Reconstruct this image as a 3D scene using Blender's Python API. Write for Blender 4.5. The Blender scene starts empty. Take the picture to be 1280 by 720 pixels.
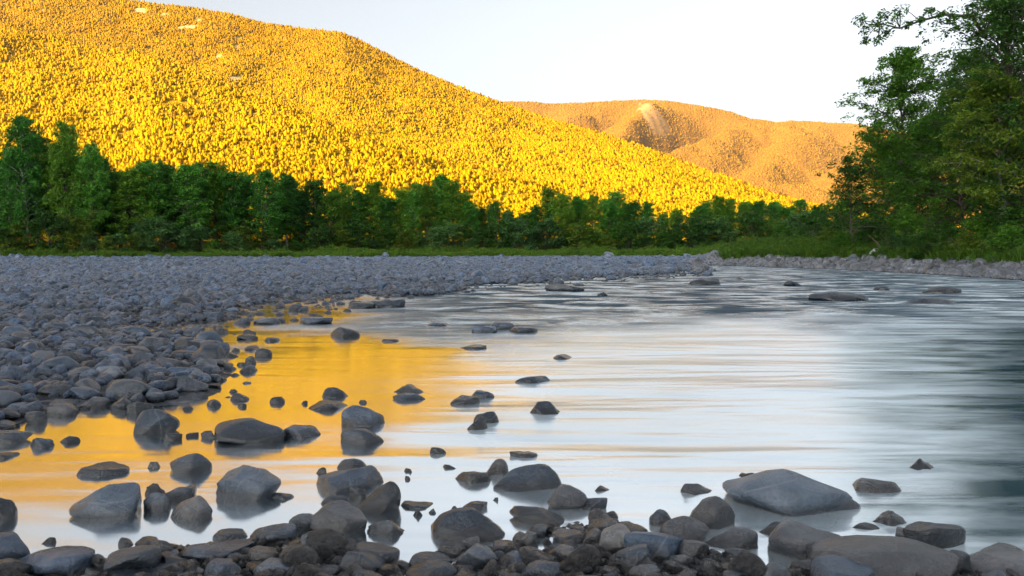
import bpy, bmesh, math, random
import numpy as np
from mathutils import Vector

R = math.radians
rng = np.random.default_rng(7)
random.seed(7)
SC = bpy.context.scene
COL = SC.collection

# ------------------------------------------------------------------ camera
CAM_H, F, YH = 1.10, 1000.0, 314.0          # eye height, focal length in px of a 1280 frame, horizon row
cam_d = bpy.data.cameras.new('camera')
cam = bpy.data.objects.new('camera', cam_d); COL.objects.link(cam)
cam_d.lens = 36.0 * F / 1280.0; cam_d.sensor_width = 36.0
cam_d.clip_start = 0.05; cam_d.clip_end = 20000
cam.location = (0, 0, CAM_H)
cam.rotation_euler = (R(90), 0, 0); cam_d.shift_y = -(360 - YH) / 1280.0
SC.camera = cam

def at(px, py, z=0.0):
    """where the ray through a pixel of the photo meets the height z"""
    d = F * (CAM_H - z) / (py - YH)
    return ((px - 640) / F * d, d)

# ------------------------------------------------------------------ noise
def _h(ix, iy, iz, seed):
    n = (ix.astype(np.int64) * 374761393 + iy.astype(np.int64) * 668265263 + iz.astype(np.int64) * 2147483647 + seed * 974711) & 0xffffffff
    n = ((n ^ (n >> 13)) * 1274126177) & 0xffffffff
    n = ((n ^ (n >> 16)) * 2246822519) & 0xffffffff
    return ((n ^ (n >> 15)) & 0xffff) / 65535.0
def vnoise(x, y, z=None, seed=0):
    x = np.asarray(x, float); y = np.asarray(y, float)
    z = np.zeros_like(x) if z is None else np.asarray(z, float)
    ix, iy, iz = np.floor(x), np.floor(y), np.floor(z)
    fx, fy, fz = x - ix, y - iy, z - iz
    fx, fy, fz = [t * t * (3 - 2 * t) for t in (fx, fy, fz)]
    r = 0
    for a in (0, 1):
        for b in (0, 1):
            for c in (0, 1):
                w = (fx if a else 1 - fx) * (fy if b else 1 - fy) * (fz if c else 1 - fz)
                r = r + w * _h(ix + a, iy + b, iz + c, seed)
    return r * 2 - 1
def fbm(x, y, z=None, octv=4, seed=0):
    s, a, r = 1.0, 1.0, 0
    for o in range(octv):
        r = r + a * vnoise(x * s, y * s, None if z is None else z * s, seed + o * 17)
        s *= 2.03; a *= 0.5
    return r
def sstep(a, b, x):
    t = np.clip((x - a) / (b - a), 0, 1)
    return t * t * (3 - 2 * t)

# ------------------------------------------------------------------ mesh helpers
def mesh_np(name, V, Fc, smooth=True):
    """V (n,3); Fc (m,k) array, or a list of arrays with different k"""
    me = bpy.data.meshes.new(name)
    Fl = Fc if isinstance(Fc, list) else [Fc]
    Fl = [np.asarray(f, np.int32) for f in Fl if len(f)]
    V = np.asarray(V, np.float32)
    me.vertices.add(len(V)); me.vertices.foreach_set('co', V.ravel())
    nl = sum(f.size for f in Fl); npoly = sum(len(f) for f in Fl)
    me.loops.add(nl); me.polygons.add(npoly)
    me.loops.foreach_set('vertex_index', np.concatenate([f.ravel() for f in Fl]) if Fl else [])
    tot = np.concatenate([np.full(len(f), f.shape[1], np.int32) for f in Fl])
    st = np.concatenate([[0], np.cumsum(tot)[:-1]]).astype(np.int32)
    me.polygons.foreach_set('loop_start', st)
    me.polygons.foreach_set('use_smooth', np.full(npoly, smooth))
    me.update(calc_edges=True)
    return me
def attr(me, name, vals, typ='FLOAT', dom='POINT'):
    a = me.attributes.new(name, typ, dom)
    a.data.foreach_set('vector' if typ == 'FLOAT_VECTOR' else 'value', np.asarray(vals).ravel())
def link(name, me, mat=None, parent=None, **kw):
    o = bpy.data.objects.new(name, me); COL.objects.link(o)
    if mat and not me.materials: me.materials.append(mat)
    if parent: o.parent = parent
    for k, v in kw.items(): o[k] = v
    return o
def grid(xs, ys, zf):
    X, Y = np.meshgrid(xs, ys)
    Z = zf(X, Y)
    n, m = X.shape
    V = np.stack([X, Y, Z], -1).reshape(-1, 3)
    i = np.arange((n - 1) * m).reshape(n - 1, m)[:, :-1].ravel()
    return V, np.stack([i, i + 1, i + m + 1, i + m], 1)

# ------------------------------------------------------------------ materials
def newmat(name):
    m = bpy.data.materials.new(name); m.use_nodes = True
    nt = m.node_tree
    for n in list(nt.nodes): nt.nodes.remove(n)
    return m, nt
class NB:
    def __init__(s, nt): s.nt = nt
    def n(s, t, ins=None, **props):
        nd = s.nt.nodes.new(t)
        for k, v in props.items(): setattr(nd, k, v)
        for k, v in (ins or {}).items():
            sk = nd.inputs[k]
            if isinstance(v, bpy.types.NodeSocket): s.nt.links.new(v, sk)
            else: sk.default_value = v
        return nd
    def math(s, op, a, b=0.0, c=None, clamp=False):
        d = {0: a, 1: b}
        if c is not None: d[2] = c
        return s.n('ShaderNodeMath', d, operation=op, use_clamp=clamp).outputs[0]
    def noise(s, vec, scale, detail=4, rough=.55, dist=0.0):
        return s.n('ShaderNodeTexNoise', {'Vector': vec, 'Scale': scale, 'Detail': detail, 'Roughness': rough, 'Distortion': dist}).outputs['Fac']
    def ramp(s, fac, stops):
        r = s.n('ShaderNodeValToRGB', {'Fac': fac})
        e = r.color_ramp.elements
        while len(e) < len(stops): e.new(0.5)
        for k, (p, c) in enumerate(stops):
            e[k].position = p
            e[k].color = (c, c, c, 1) if isinstance(c, (int, float)) else (*c, 1)
        return r.outputs['Color']
    def mix(s, f, a, b, blend='MIX'):
        nd = s.n('ShaderNodeMix', data_type='RGBA', blend_type=blend)
        for k, v in ((0, f), (6, a), (7, b)):
            if isinstance(v, bpy.types.NodeSocket): s.nt.links.new(v, nd.inputs[k])
            else: nd.inputs[k].default_value = v if k == 0 else (*v, 1)
        return nd.outputs[2]
    def out(s, sh, **k):
        o = s.n('ShaderNodeOutputMaterial', {'Surface': sh})

def rock_mat(name, dark, mid, light, wet=True, scale=1.0, sky_sheen=0.0):
    m, nt = newmat(name); b = NB(nt)
    tc = b.n('ShaderNodeTexCoord').outputs['Object']
    geo = b.n('ShaderNodeNewGeometry')
    rnd = b.n('ShaderNodeObjectInfo').outputs['Random']
    off = b.n('ShaderNodeVectorMath', {0: tc, 1: b.n('ShaderNodeCombineXYZ', {0: b.math('MULTIPLY', rnd, 37.), 1: b.math('MULTIPLY', rnd, 11.)}).outputs[0]}, operation='ADD').outputs[0]
    n1 = b.noise(off, 7 * scale, 6, .62)
    n2 = b.noise(off, 60 * scale, 5, .7)
    n3 = b.noise(off, 2.2 * scale, 3, .5, 1.2)
    f = b.math('ADD', b.math('MULTIPLY', n1, .55), b.math('ADD', b.math('MULTIPLY', n2, .25), b.math('MULTIPLY', n3, .35)))
    col = b.ramp(f, [(.34, dark), (.55, mid), (.78, light)])
    val = b.math('MULTIPLY_ADD', rnd, .75, .62)
    col = b.n('ShaderNodeHueSaturation', {'Color': col, 'Value': val, 'Saturation': b.math('MULTIPLY_ADD', rnd, .5, .7), 'Hue': b.math('MULTIPLY_ADD', n3, .03, .485)}).outputs[0]
    vein = b.math('LESS_THAN', b.math('ABSOLUTE', b.math('SUBTRACT', b.noise(off, 1.6 * scale, 2, .5, .8), .5)), b.math('MULTIPLY', b.math('GREATER_THAN', rnd, .86), .0035))
    col = b.mix(b.math('MULTIPLY', vein, .2), col, (.42, .43, .45))
    patch = b.ramp(b.noise(off, 13 * scale, 6, .75, .6), [(.52, 0.0), (.60, 1.0)])
    col = b.mix(b.math('MULTIPLY', patch, .18), col, light)
    spk = b.ramp(b.noise(off, 150 * scale, 2, .5), [(.60, 0.0), (.72, 1.0)])
    col = b.mix(b.math('MULTIPLY', spk, .22), col, light)
    rough = b.math('MULTIPLY_ADD', n1, .45, .10)
    if sky_sheen:      # paler with height: the far bar's grazing sky sheen painted into the colour
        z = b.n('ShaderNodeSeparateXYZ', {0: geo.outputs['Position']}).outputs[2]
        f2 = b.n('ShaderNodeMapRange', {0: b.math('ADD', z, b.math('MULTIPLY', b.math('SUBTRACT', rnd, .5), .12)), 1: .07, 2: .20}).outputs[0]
        col = b.mix(f2, col, b.mix(1.0, col, (sky_sheen, sky_sheen, sky_sheen), 'MULTIPLY'))
    if wet:  # wet waterline, darkened further to paint in underside shade and reflection
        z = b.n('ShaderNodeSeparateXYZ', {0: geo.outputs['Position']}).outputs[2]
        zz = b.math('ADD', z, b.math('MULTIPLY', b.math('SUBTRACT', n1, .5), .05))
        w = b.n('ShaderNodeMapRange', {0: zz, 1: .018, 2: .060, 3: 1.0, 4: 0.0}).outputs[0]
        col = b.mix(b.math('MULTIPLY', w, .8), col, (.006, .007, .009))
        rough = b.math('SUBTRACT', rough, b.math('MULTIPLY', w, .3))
    h = b.math('ADD', b.math('MULTIPLY', n1, .6), b.math('MULTIPLY', n2, .25))
    vor = b.n('ShaderNodeTexVoronoi', {'Vector': off, 'Scale': 3.5 * scale}, feature='DISTANCE_TO_EDGE').outputs['Distance']
    crack = b.ramp(vor, [(0.0, 0.0), (.02, 1.0)])
    h = b.math('ADD', h, b.math('MULTIPLY', crack, .06))
    bp = b.n('ShaderNodeBump', {'Height': h, 'Strength': .75, 'Distance': .035 / scale ** .5}).outputs[0]
    p = b.n('ShaderNodeBsdfPrincipled', {'Base Color': col, 'Roughness': rough, 'Normal': bp, 'Specular IOR Level': .75})
    b.out(p.outputs[0])
    return m
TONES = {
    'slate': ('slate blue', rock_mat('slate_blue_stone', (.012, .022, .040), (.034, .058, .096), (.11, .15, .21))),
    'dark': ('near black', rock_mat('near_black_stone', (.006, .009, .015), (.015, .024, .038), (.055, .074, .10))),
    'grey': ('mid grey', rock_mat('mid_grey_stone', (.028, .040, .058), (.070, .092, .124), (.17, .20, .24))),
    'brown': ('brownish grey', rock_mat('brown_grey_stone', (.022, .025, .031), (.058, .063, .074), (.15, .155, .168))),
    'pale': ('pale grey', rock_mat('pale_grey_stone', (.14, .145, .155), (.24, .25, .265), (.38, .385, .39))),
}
M_BAR = rock_mat('bar_cobble_stone', (.010, .017, .031), (.034, .056, .094), (.14, .185, .25), wet=True, scale=.35, sky_sheen=1.7)
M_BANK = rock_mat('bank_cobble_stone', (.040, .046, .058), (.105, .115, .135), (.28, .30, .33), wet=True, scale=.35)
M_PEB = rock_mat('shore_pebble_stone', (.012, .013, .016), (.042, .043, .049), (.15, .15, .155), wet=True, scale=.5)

def leaf_mat(name, c1, c2, c3, transl=.35, rough=.55, spec=.35, alt=False):
    m, nt = newmat(name); b = NB(nt)
    rnd = b.n('ShaderNodeObjectInfo').outputs['Random']
    a = b.n('ShaderNodeAttribute', attribute_name='tint').outputs['Fac']
    f = b.math('ADD', b.math('MULTIPLY', a, .62), b.math('MULTIPLY', rnd, .38))
    col = b.ramp(f, [(.12, c1), (.5, c2), (.88, c3)])
    if alt:      # rustier with height: paints in the weaker sun on the upper slopes
        z = b.n('ShaderNodeSeparateXYZ', {0: b.n('ShaderNodeNewGeometry').outputs['Position']}).outputs[2]
        col = b.mix(b.n('ShaderNodeMapRange', {0: z, 1: 120., 2: 420.}).outputs[0], col, (.84, .74, 1.3), 'MULTIPLY')
    p = b.n('ShaderNodeBsdfPrincipled', {'Base Color': col, 'Roughness': rough, 'Specular IOR Level': spec})
    t = b.n('ShaderNodeBsdfTranslucent', {'Color': col})
    mx = b.n('ShaderNodeMixShader', {0: transl, 1: p.outputs[0], 2: t.outputs[0]})
    b.out(mx.outputs[0])
    return m
M_LEAF = leaf_mat('green_leaves', (.030, .095, .010), (.068, .20, .016), (.14, .32, .026))
M_LEAF_Y = leaf_mat('yellow_green_leaves', (.055, .115, .012), (.12, .21, .018), (.20, .29, .028))
M_BELT = leaf_mat('belt_green_leaves', (.042, .18, .026), (.092, .32, .038), (.18, .44, .052))
M_BELT_Y = leaf_mat('belt_yellow_green_leaves', (.07, .19, .020), (.15, .34, .030), (.26, .44, .040))
M_BELT_D = leaf_mat('belt_dark_leaves', (.028, .13, .022), (.064, .23, .032), (.13, .33, .042))
M_LEAF_D = leaf_mat('dark_green_leaves', (.018, .062, .010), (.042, .135, .016), (.09, .22, .022))
M_WILLOW = leaf_mat('blue_green_willow_leaves', (.036, .10, .030), (.075, .19, .05), (.13, .27, .065))
M_GRASS = leaf_mat('bright_green_grass', (.05, .12, .010), (.10, .22, .016), (.19, .30, .03))
M_GRASS_R = leaf_mat('deep_green_grass', (.030, .085, .008), (.068, .16, .012), (.12, .22, .02))
M_GOLD = leaf_mat('golden_forest_leaves', (.31, .180, .0008), (.41, .262, .0006), (.48, .325, .0008), transl=.35, rough=.8, spec=.05, alt=True)
M_GOLD_D = leaf_mat('brown_conifer_leaves', (.06, .024, .001), (.11, .050, .001), (.17, .08, .001), transl=.1, rough=.8, spec=.05)
M_GOLD_FAR = leaf_mat('far_orange_forest_leaves', (.14, .068, .010), (.25, .132, .014), (.32, .18, .018), transl=.2, rough=.8, spec=.05)

def bark_mat(name, a, c):
    m, nt = newmat(name); b = NB(nt)
    tc = b.n('ShaderNodeTexCoord').outputs['Object']
    v = b.n('ShaderNodeMapping', {'Vector': tc, 'Scale': (6, 6, 1.2)}).outputs[0]
    n1 = b.noise(v, 3, 5, .7)
    col = b.ramp(n1, [(.35, a), (.65, c)])
    bp = b.n('ShaderNodeBump', {'Height': n1, 'Strength': .8, 'Distance': .04}).outputs[0]
    p = b.n('ShaderNodeBsdfPrincipled', {'Base Color': col, 'Roughness': .85, 'Normal': bp})
    b.out(p.outputs[0]); return m
M_BARK = bark_mat('grey_brown_bark', (.045, .036, .028), (.15, .13, .105))
M_BARK_P = bark_mat('pale_bark', (.10, .095, .085), (.42, .41, .38))
M_WOOD = bark_mat('weathered_driftwood', (.07, .045, .03), (.26, .18, .12))

def ground_mat():
    m, nt = newmat('ground_soil_and_gravel'); b = NB(nt)
    pos = b.n('ShaderNodeNewGeometry').outputs['Position']
    v1 = b.n('ShaderNodeTexVoronoi', {'Vector': pos, 'Scale': 9.0})
    v2 = b.n('ShaderNodeTexVoronoi', {'Vector': pos, 'Scale': 30.0})
    g = b.ramp(b.n('ShaderNodeSeparateColor', {0: v1.outputs['Color']}).outputs[0], [(0, (.022, .026, .034)), (.5, (.06, .068, .080)), (1, (.15, .16, .18))])
    a = b.n('ShaderNodeAttribute', attribute_name='veg').outputs['Fac']
    gr = b.ramp(b.noise(pos, .6, 5, .6), [(.35, (.02, .045, .008)), (.65, (.06, .11, .015))])
    col = b.mix(a, g, gr)
    h = b.math('ADD', v1.outputs['Distance'], b.math('MULTIPLY', v2.outputs['Distance'], .3))
    bp = b.n('ShaderNodeBump', {'Height': h, 'Strength': .9, 'Distance': -.08}).outputs[0]
    p = b.n('ShaderNodeBsdfPrincipled', {'Base Color': col, 'Roughness': .8, 'Normal': bp})
    b.out(p.outputs[0]); return m
def hill_mat(name, c1, c2, rock):
    m, nt = newmat(name); b = NB(nt)
    pos = b.n('ShaderNodeNewGeometry').outputs['Position']
    n1 = b.noise(pos, .02, 6, .65)
    n2 = b.noise(pos, .12, 4, .7)
    col = b.ramp(b.math('ADD', b.math('MULTIPLY', n1, .6), b.math('MULTIPLY', n2, .4)), [(.35, c1), (.65, c2)])
    a = b.n('ShaderNodeAttribute', attribute_name='rock').outputs['Fac']
    col = b.mix(a, col, rock)
    bp = b.n('ShaderNodeBump', {'Height': n2, 'Strength': .8, 'Distance': 4.0}).outputs[0]
    p = b.n('ShaderNodeBsdfPrincipled', {'Base Color': col, 'Roughness': .9, 'Normal': bp, 'Specular IOR Level': .1})
    b.out(p.outputs[0]); return m

def water_mat():
    m, nt = newmat('river_water'); b = NB(nt)
    pos = b.n('ShaderNodeNewGeometry').outputs['Position']
    flow = b.n('ShaderNodeAttribute', attribute_name='flow').outputs['Fac']      # 0 calm pool .. 1 open current
    rap = b.n('ShaderNodeAttribute', attribute_name='rapid').outputs['Fac']      # broken white water
    # the current runs across the frame: streaks are long in x
    def mp(sx, sy, rz): return b.n('ShaderNodeMapping', {'Vector': pos, 'Scale': (sx, sy, 1), 'Rotation': (0, 0, R(rz))}).outputs[0]
    a1 = b.noise(mp(.5, 2.4, 5), 1.0, 3, .5, .4)
    a2 = b.noise(mp(.2, .9, -3), 1.0, 3, .5, .5)
    a3 = b.noise(mp(.9, 3.2, 8), 1.0, 5, .62, .3)
    a4 = b.noise(mp(.62, 1.0, 4), 1.0, 8, .70, .5)
    a5 = b.noise(mp(.30, 2.1, 10), 1.0, 4, .6, .5)
    flow = b.math('ADD', flow, b.math('MULTIPLY', b.math('MULTIPLY', b.math('SUBTRACT', a2, .5), 3.2), b.math('MULTIPLY', flow, b.math('SUBTRACT', 1.0, flow))), clamp=True)
    flow = b.math('MULTIPLY', flow, b.math('MULTIPLY_ADD', a5, .8, .6), clamp=True)
    side = b.n('ShaderNodeAttribute', attribute_name='deep').outputs['Fac']       # water darkened at right to paint in the bank trees' reflection
    h = b.math('SUBTRACT', b.math('ADD', b.math('MULTIPLY', a1, .16), b.math('MULTIPLY', a2, .84)), .5)
    a4c = b.math('SUBTRACT', a4, .5)
    amp = b.math('ADD', b.math('MULTIPLY_ADD', flow, .13, .022), b.math('MULTIPLY', rap, .10))
    amp = b.math('MULTIPLY', amp, b.math('SUBTRACT', 1.0, b.math('MULTIPLY', side, .75)))
    hh = b.math('ADD', b.math('MULTIPLY', h, amp), b.math('MULTIPLY', b.math('MULTIPLY', a4c, rap), .55))
    bp = b.n('ShaderNodeBump', {'Height': hh, 'Strength': 1.0, 'Distance': 1.0}).outputs[0]
    rough = b.math('MULTIPLY', b.math('ADD', b.math('MULTIPLY_ADD', flow, .125, .12), b.math('MULTIPLY', rap, .01)), b.math('SUBTRACT', 1.0, b.math('MULTIPLY', side, .55)))
    gl = b.n('ShaderNodeBsdfGlossy', {'Color': (.94, .98, 1.0, 1), 'Roughness': rough, 'Normal': bp})
    lo4 = b.ramp(a4, [(.45, 0.0), (.55, 1.0)])
    lo3 = b.ramp(b.math('ADD', b.math('MULTIPLY', a3, .5), b.math('MULTIPLY', a5, .5)), [(.44, 0.0), (.58, 1.0)])
    side_n = side
    di = b.n('ShaderNodeBsdfDiffuse', {'Color': (.012, .050, .085, 1)})
    fr = b.n('ShaderNodeFresnel', {'IOR': 1.9, 'Normal': bp}).outputs[0]
    fac = b.math('MULTIPLY_ADD', fr, .3, .80, clamp=True)
    fac = b.math('MULTIPLY', fac, b.math('SUBTRACT', 1.0, b.math('MULTIPLY', b.math('MULTIPLY', rap, b.math('SUBTRACT', 1.0, lo4)), .92)))
    fac = b.math('MULTIPLY', fac, b.math('SUBTRACT', 1.0, b.math('MULTIPLY', rap, .28)))
    fac = b.math('MULTIPLY', fac, b.math('SUBTRACT', 1.0, b.math('MULTIPLY', side, .6)))
    w = b.n('ShaderNodeMixShader', {0: fac, 1: di.outputs[0], 2: gl.outputs[0]})
    # drawn-out froth of a long exposure
    foam = b.n('ShaderNodeBsdfDiffuse', {'Color': (.76, .90, .98, 1)})
    m4 = b.ramp(a4, [(.52, 0.0), (.64, 1.0)])
    fm = b.math('ADD', b.math('MULTIPLY', b.math('MULTIPLY', m4, rap), .95), b.math('MULTIPLY', b.math('MULTIPLY', flow, .36), b.math('SUBTRACT', 1.0, rap)))
    fm = b.math('MULTIPLY', fm, b.math('SUBTRACT', 1.0, side))
    fm = b.math('ADD', fm, b.math('MULTIPLY', b.math('MULTIPLY', lo3, b.math('MULTIPLY', side, b.math('SUBTRACT', 1.12, side))), 1.7), clamp=True)
    w2 = b.n('ShaderNodeMixShader', {0: fm, 1: w.outputs[0], 2: foam.outputs[0]})
    b.out(w2.outputs[0]); return m

# ------------------------------------------------------------------ land and water outline
LAND_PX = [(-900, 640), (-200, 556), (0, 540), (60, 512), (130, 506), (205, 508), (262, 492), (284, 462), (262, 428), (246, 412),
           (290, 388), (350, 378), (400, 380), (440, 372), (500, 371), (600, 356), (700, 351), (790, 344.5), (870, 338.5), (846, 334.8), (780, 332.4),
           (740, 330.6), (760, 329.4), (850, 330.4), (960, 333.6), (1050, 337), (1150, 341.5), (1280, 350), (1500, 372)]
LAND = np.array([at(*p) for p in LAND_PX] + [(60, 10), (400, 10), (400, 900), (-600, 900), (-600, 2)])
SHORE_PX = [(-300, 712), (0, 716), (60, 708), (140, 700), (230, 684), (300, 676), (370, 672), (425, 686), (490, 708), (520, 704), (560, 690), (640, 676),
            (690, 660), (760, 650), (800, 668), (840, 690), (900, 690), (940, 708), (1010, 712), (1090, 700), (1200, 705), (1500, 700)]
SHORE = np.array([at(p[0], p[1] + 6) for p in SHORE_PX] + [(3.5, -8), (-3.5, -8)])
def sdist(poly, X, Y):
    d = np.full(X.shape, 1e9); ins = np.zeros(X.shape, bool)
    n = len(poly)
    for i in range(n):
        (x0, y0), (x1, y1) = poly[i], poly[(i + 1) % n]
        ex, ey = x1 - x0, y1 - y0
        t = np.clip(((X - x0) * ex + (Y - y0) * ey) / (ex * ex + ey * ey), 0, 1)
        d = np.minimum(d, np.hypot(X - x0 - t * ex, Y - y0 - t * ey))
        c = (y0 > Y) != (y1 > Y)
        ins ^= c & (X < (x1 - x0) * (Y - y0) / ((y1 - y0) if y1 != y0 else 1e-9) + x0)
    return np.where(ins, d, -d)
def pxof(X, Y): return 640 + F * X / np.maximum(Y, 1.0)
def terrain(X, Y, full=False):
    s = sdist(LAND, X, Y)
    rb = sstep(860, 950, pxof(X, Y)) * sstep(20, 28, Y)
    s = s + (1.3 * fbm(X * .45, Y * .22, octv=3, seed=21) - .2) * sstep(8, 15, Y) * (1 - rb) * (Y < 60)
    und = fbm(X * .45, Y * .45, octv=3, seed=5)
    fine = fbm(X * 1.7, Y * 1.7, octv=2, seed=9)
    left = .022 * (1 - np.exp(-np.maximum(s, 0) / 1.0)) + .19 * (1 - np.exp(-np.maximum(s, 0) / 15)) + .045 * und * (1 + .35 * sstep(9, 13, Y) * (1 - sstep(22, 34, Y))) + .012 * fine
    left = np.where(s > 0, left, -.015 + .10 * s + .02 * und)
    vegl = sstep(91, 94, Y + 1.5 * und - 12 * sstep(-30, 8, X))
    left = left + vegl * .12 + .3 * sstep(100, 125, Y)
    right = np.where(s > 0, .22 * np.minimum(s, 2.2) + 0.10 * np.clip(s - 2.2, 0, 12) + .04 * und, .25 * s)
    z = left * (1 - rb) + right * rb
    z = np.maximum(z, -.7)
    s2 = sdist(SHORE, X, Y)
    zn = np.where(s2 > 0, .030 * (1 - np.exp(-s2 / .25)) - .006 + .02 * fine, .35 * s2)
    z = np.where(s2 > -1.5, np.maximum(z, zn), z)
    veg = np.maximum(vegl, rb * sstep(2.1, 3.0, s + .5 * und)) * (Y > 15)
    z = z + np.where((Y > 180), (Y - 180) * .0, 0)
    if full: return z, veg, s, rb, s2
    return z

def spaced(a, b, n, p): return a + (b - a) * np.linspace(0, 1, n) ** p
xs_r = spaced(0, 700, 330, 2.6); xs = np.concatenate([-xs_r[::-1][:-1], xs_r])
ys = np.concatenate([np.linspace(-400, -6, 30)[:-1], -6 + spaced(0, 5006, 560, 3.4)])
V, Fq = grid(xs, ys, lambda X, Y: X * 0)
xz, xv, _, _, _ = terrain(V[:, 0], V[:, 1], True)
# far out the ground spreads to the horizon
V[:, 2] = xz
V[:, 0] *= 1 + np.maximum(np.abs(V[:, 0]) - 500, 0) / 20
me = mesh_np('ground', V, Fq); attr(me, 'veg', xv)
link('ground', me, ground_mat(), kind='structure')

wx = np.concatenate([np.linspace(-60, -12, 40)[:-1], np.linspace(-12, 12, 120)[:-1], np.linspace(12, 90, 240)])
wy = np.concatenate([np.linspace(-6, 2, 20)[:-1], 2 + spaced(0, 88, 300, 1.6)])
V, Fq = grid(wx, wy, lambda X, Y: X * 0)
X, Y = V[:, 0], V[:, 1]
P = pxof(X, Y); PY = YH + F * CAM_H / np.maximum(Y, 1.5)
jit = fbm(X * .6, Y * .6, octv=3, seed=31)
flow = sstep(-1.0, .9, X + .10 * Y * 0 + .5 * jit - .06 * (Y - 5) * (Y < 12)) * sstep(0, 2.0, -sdist(LAND, X, Y) + .8)
flow = np.maximum(flow, sstep(.5, 2.5, X))
flow *= .35 + .65 * sstep(2.9, 4.8, Y + .3 * X)
rapid = sstep(9.0, 14, Y + 1.6 * jit - .12 * X) * sstep(-2.5, 1.5, X + 1.0 * jit + .10 * Y) * .95
deep = sstep(1040, 1290, P + 30 * jit) * sstep(2.2, 3.2, Y) * (1 - .75 * sstep(11, 17, Y))  # mask of the trees' dark reflection painted into the right-hand water
me = mesh_np('water', V, Fq); attr(me, 'flow', flow); attr(me, 'rapid', rapid); attr(me, 'deep', deep)
link('water', me, water_mat(), kind='structure')

# ------------------------------------------------------------------ mountains
def interp(tbl, x):
    t = np.array(tbl, float); return np.interp(x, t[:, 0], t[:, 1])
CREST = [(-1500, 70), (-700, 24), (-300, -14), (0, -22), (110, -6), (160, 1), (200, 6), (236, 10), (283, 17), (330, 30), (378, 37), (430, 42), (453, 53), (480, 66), (500, 77), (540, 95), (590, 115), (630, 130), (690, 150),
         (760, 170), (820, 190), (865, 208), (915, 225), (965, 243), (1025, 257), (1100, 268), (1300, 290), (1600, 308)]
SPUR = [(-1500, 150), (-700, 60), (-200, 22), (0, 38), (70, 48), (130, 60), (189, 68), (260, 96), (330, 124), (401, 151), (470, 176), (560, 208), (650, 240), (800, 292), (1200, 313), (1700, 313)]
FARC = [(200, 150), (520, 140), (600, 131), (640, 127), (690, 130), (720, 129), (760, 126), (800, 124), (835, 126), (870, 131), (910, 138), (940, 148), (970, 152), (990, 150), (1030, 153), (1065, 155), (1130, 165), (1250, 175), (1500, 200)]
def smax(a, b, k):
    h = np.clip(.5 + .5 * (a - b) / k, 0, 1)
    return b + (a - b) * h + k * h * (1 - h)
BASE = .8
def ridge(X, Y, tbl, Yc, Y0, p, fall):
    P = pxof(X, Y)
    zc = (YH - interp(tbl, P)) / F * Yc + CAM_H
    t = np.clip((Y - Y0) / (Yc - Y0), 0, None)
    up = BASE + (zc - BASE) * np.minimum(t, 1) ** p
    return np.where(t <= 1, up, zc - fall * (Y - Yc) * (1 + .002 * (Y - Yc)))
def main_hill(X, Y):
    P = pxof(X, Y)
    Yc = 1800 - 650 * sstep(300, 1000, P)
    a = ridge(X, Y, CREST, Yc, 300, 1.6, .35)
    Ys = 1000 - 250 * sstep(0, 500, P)
    s = ridge(X, Y, SPUR, Ys, 290, 1.25, .17)
    n = fbm(X / 160, Y / 220, octv=4, seed=2) * 13 + fbm(X / 60, Y / 90, octv=3, seed=3) * 3
    env = sstep(300, 700, Y) * (1 - .9 * np.exp(-((Y - Yc) / 120) ** 2)) * (1 - .7 * np.exp(-((Y - Ys) / 60) ** 2))
    z = smax(a, s, 16) + n * env
    return np.maximum(z, -30)
def far_hill(X, Y):
    P = pxof(X, Y)
    Yc = 4100.0
    zc = (YH - interp(FARC, P)) / F * Yc
    t = np.clip((Y - 2300) / (Yc - 2300), 0, None)
    z = np.where(t <= 1, zc * np.minimum(t, 1) ** .95, zc - .3 * (Y - Yc))
    tt = np.clip(t, 0, 1)
    ce = 1 - .92 * np.exp(-((Y - Yc) / 190) ** 2)
    def line(pt, pb, w, depth, lo, hi):      # a valley or rib running down the slope from column pt (top) to pb (foot)
        c = pb + (pt - pb) * tt
        return 2.5 * ce * depth * np.exp(-((P - c) / w) ** 2) * sstep(lo, lo + .15, tt) * (1 - sstep(hi - .12, hi, tt))
    z = z - line(925, 700, 26, 85, .45, 1.0) + .55 * line(850, 700, 20, 42, .35, .92) - line(800, 560, 24, 50, .45, 1.0) + .5 * line(985, 890, 46, 45, .3, .90)
    z = z - line(1000, 860, 26, 30, .3, .85) + .5 * line(760, 560, 22, 30, .4, .9) - line(1085, 960, 34, 50, .3, 1.0) + .5 * line(1045, 1010, 30, 26, .3, .9) - line(700, 560, 20, 34, .4, 1.0)
    z = z + (fbm(X / 260, Y / 420, octv=4, seed=12) * 30 + fbm(X / 90, Y / 130, octv=3, seed=13) * 8) * sstep(0, .3, tt) * (1 - .85 * np.exp(-((Y - Yc) / 160) ** 2))
    return z

def hill_obj(name, px0, px1, y0, y1, nx, ny, zf, mat, rockf):
    P, Yg = np.meshgrid(np.linspace(px0, px1, nx), np.linspace(y0, y1, ny))
    X = (P - 640) / F * Yg
    Z = zf(X, Yg)
    i = np.arange((ny - 1) * nx).reshape(ny - 1, nx)[:, :-1].ravel()
    V = np.stack([X, Yg, Z], -1).reshape(-1, 3)
    me = mesh_np(name, V, np.stack([i, i + 1, i + nx + 1, i + nx], 1))
    attr(me, 'rock', rockf(V[:, 0], V[:, 1], V[:, 2]))
    return link(name, me, mat, kind='structure')
OUTCROPS = [(178, 14, 9, 5), (232, 33, 14, 5), (246, 26, 8, 4), (272, 70, 6, 4), (54, 13, 8, 3), (296, 98, 9, 3), (442, 68, 8, 3), (33, 17, 5, 2), (205, 18, 5, 3), (296, 58, 4, 3), (300, 48, 5, 2), (150, 44, 5, 2)]
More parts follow.
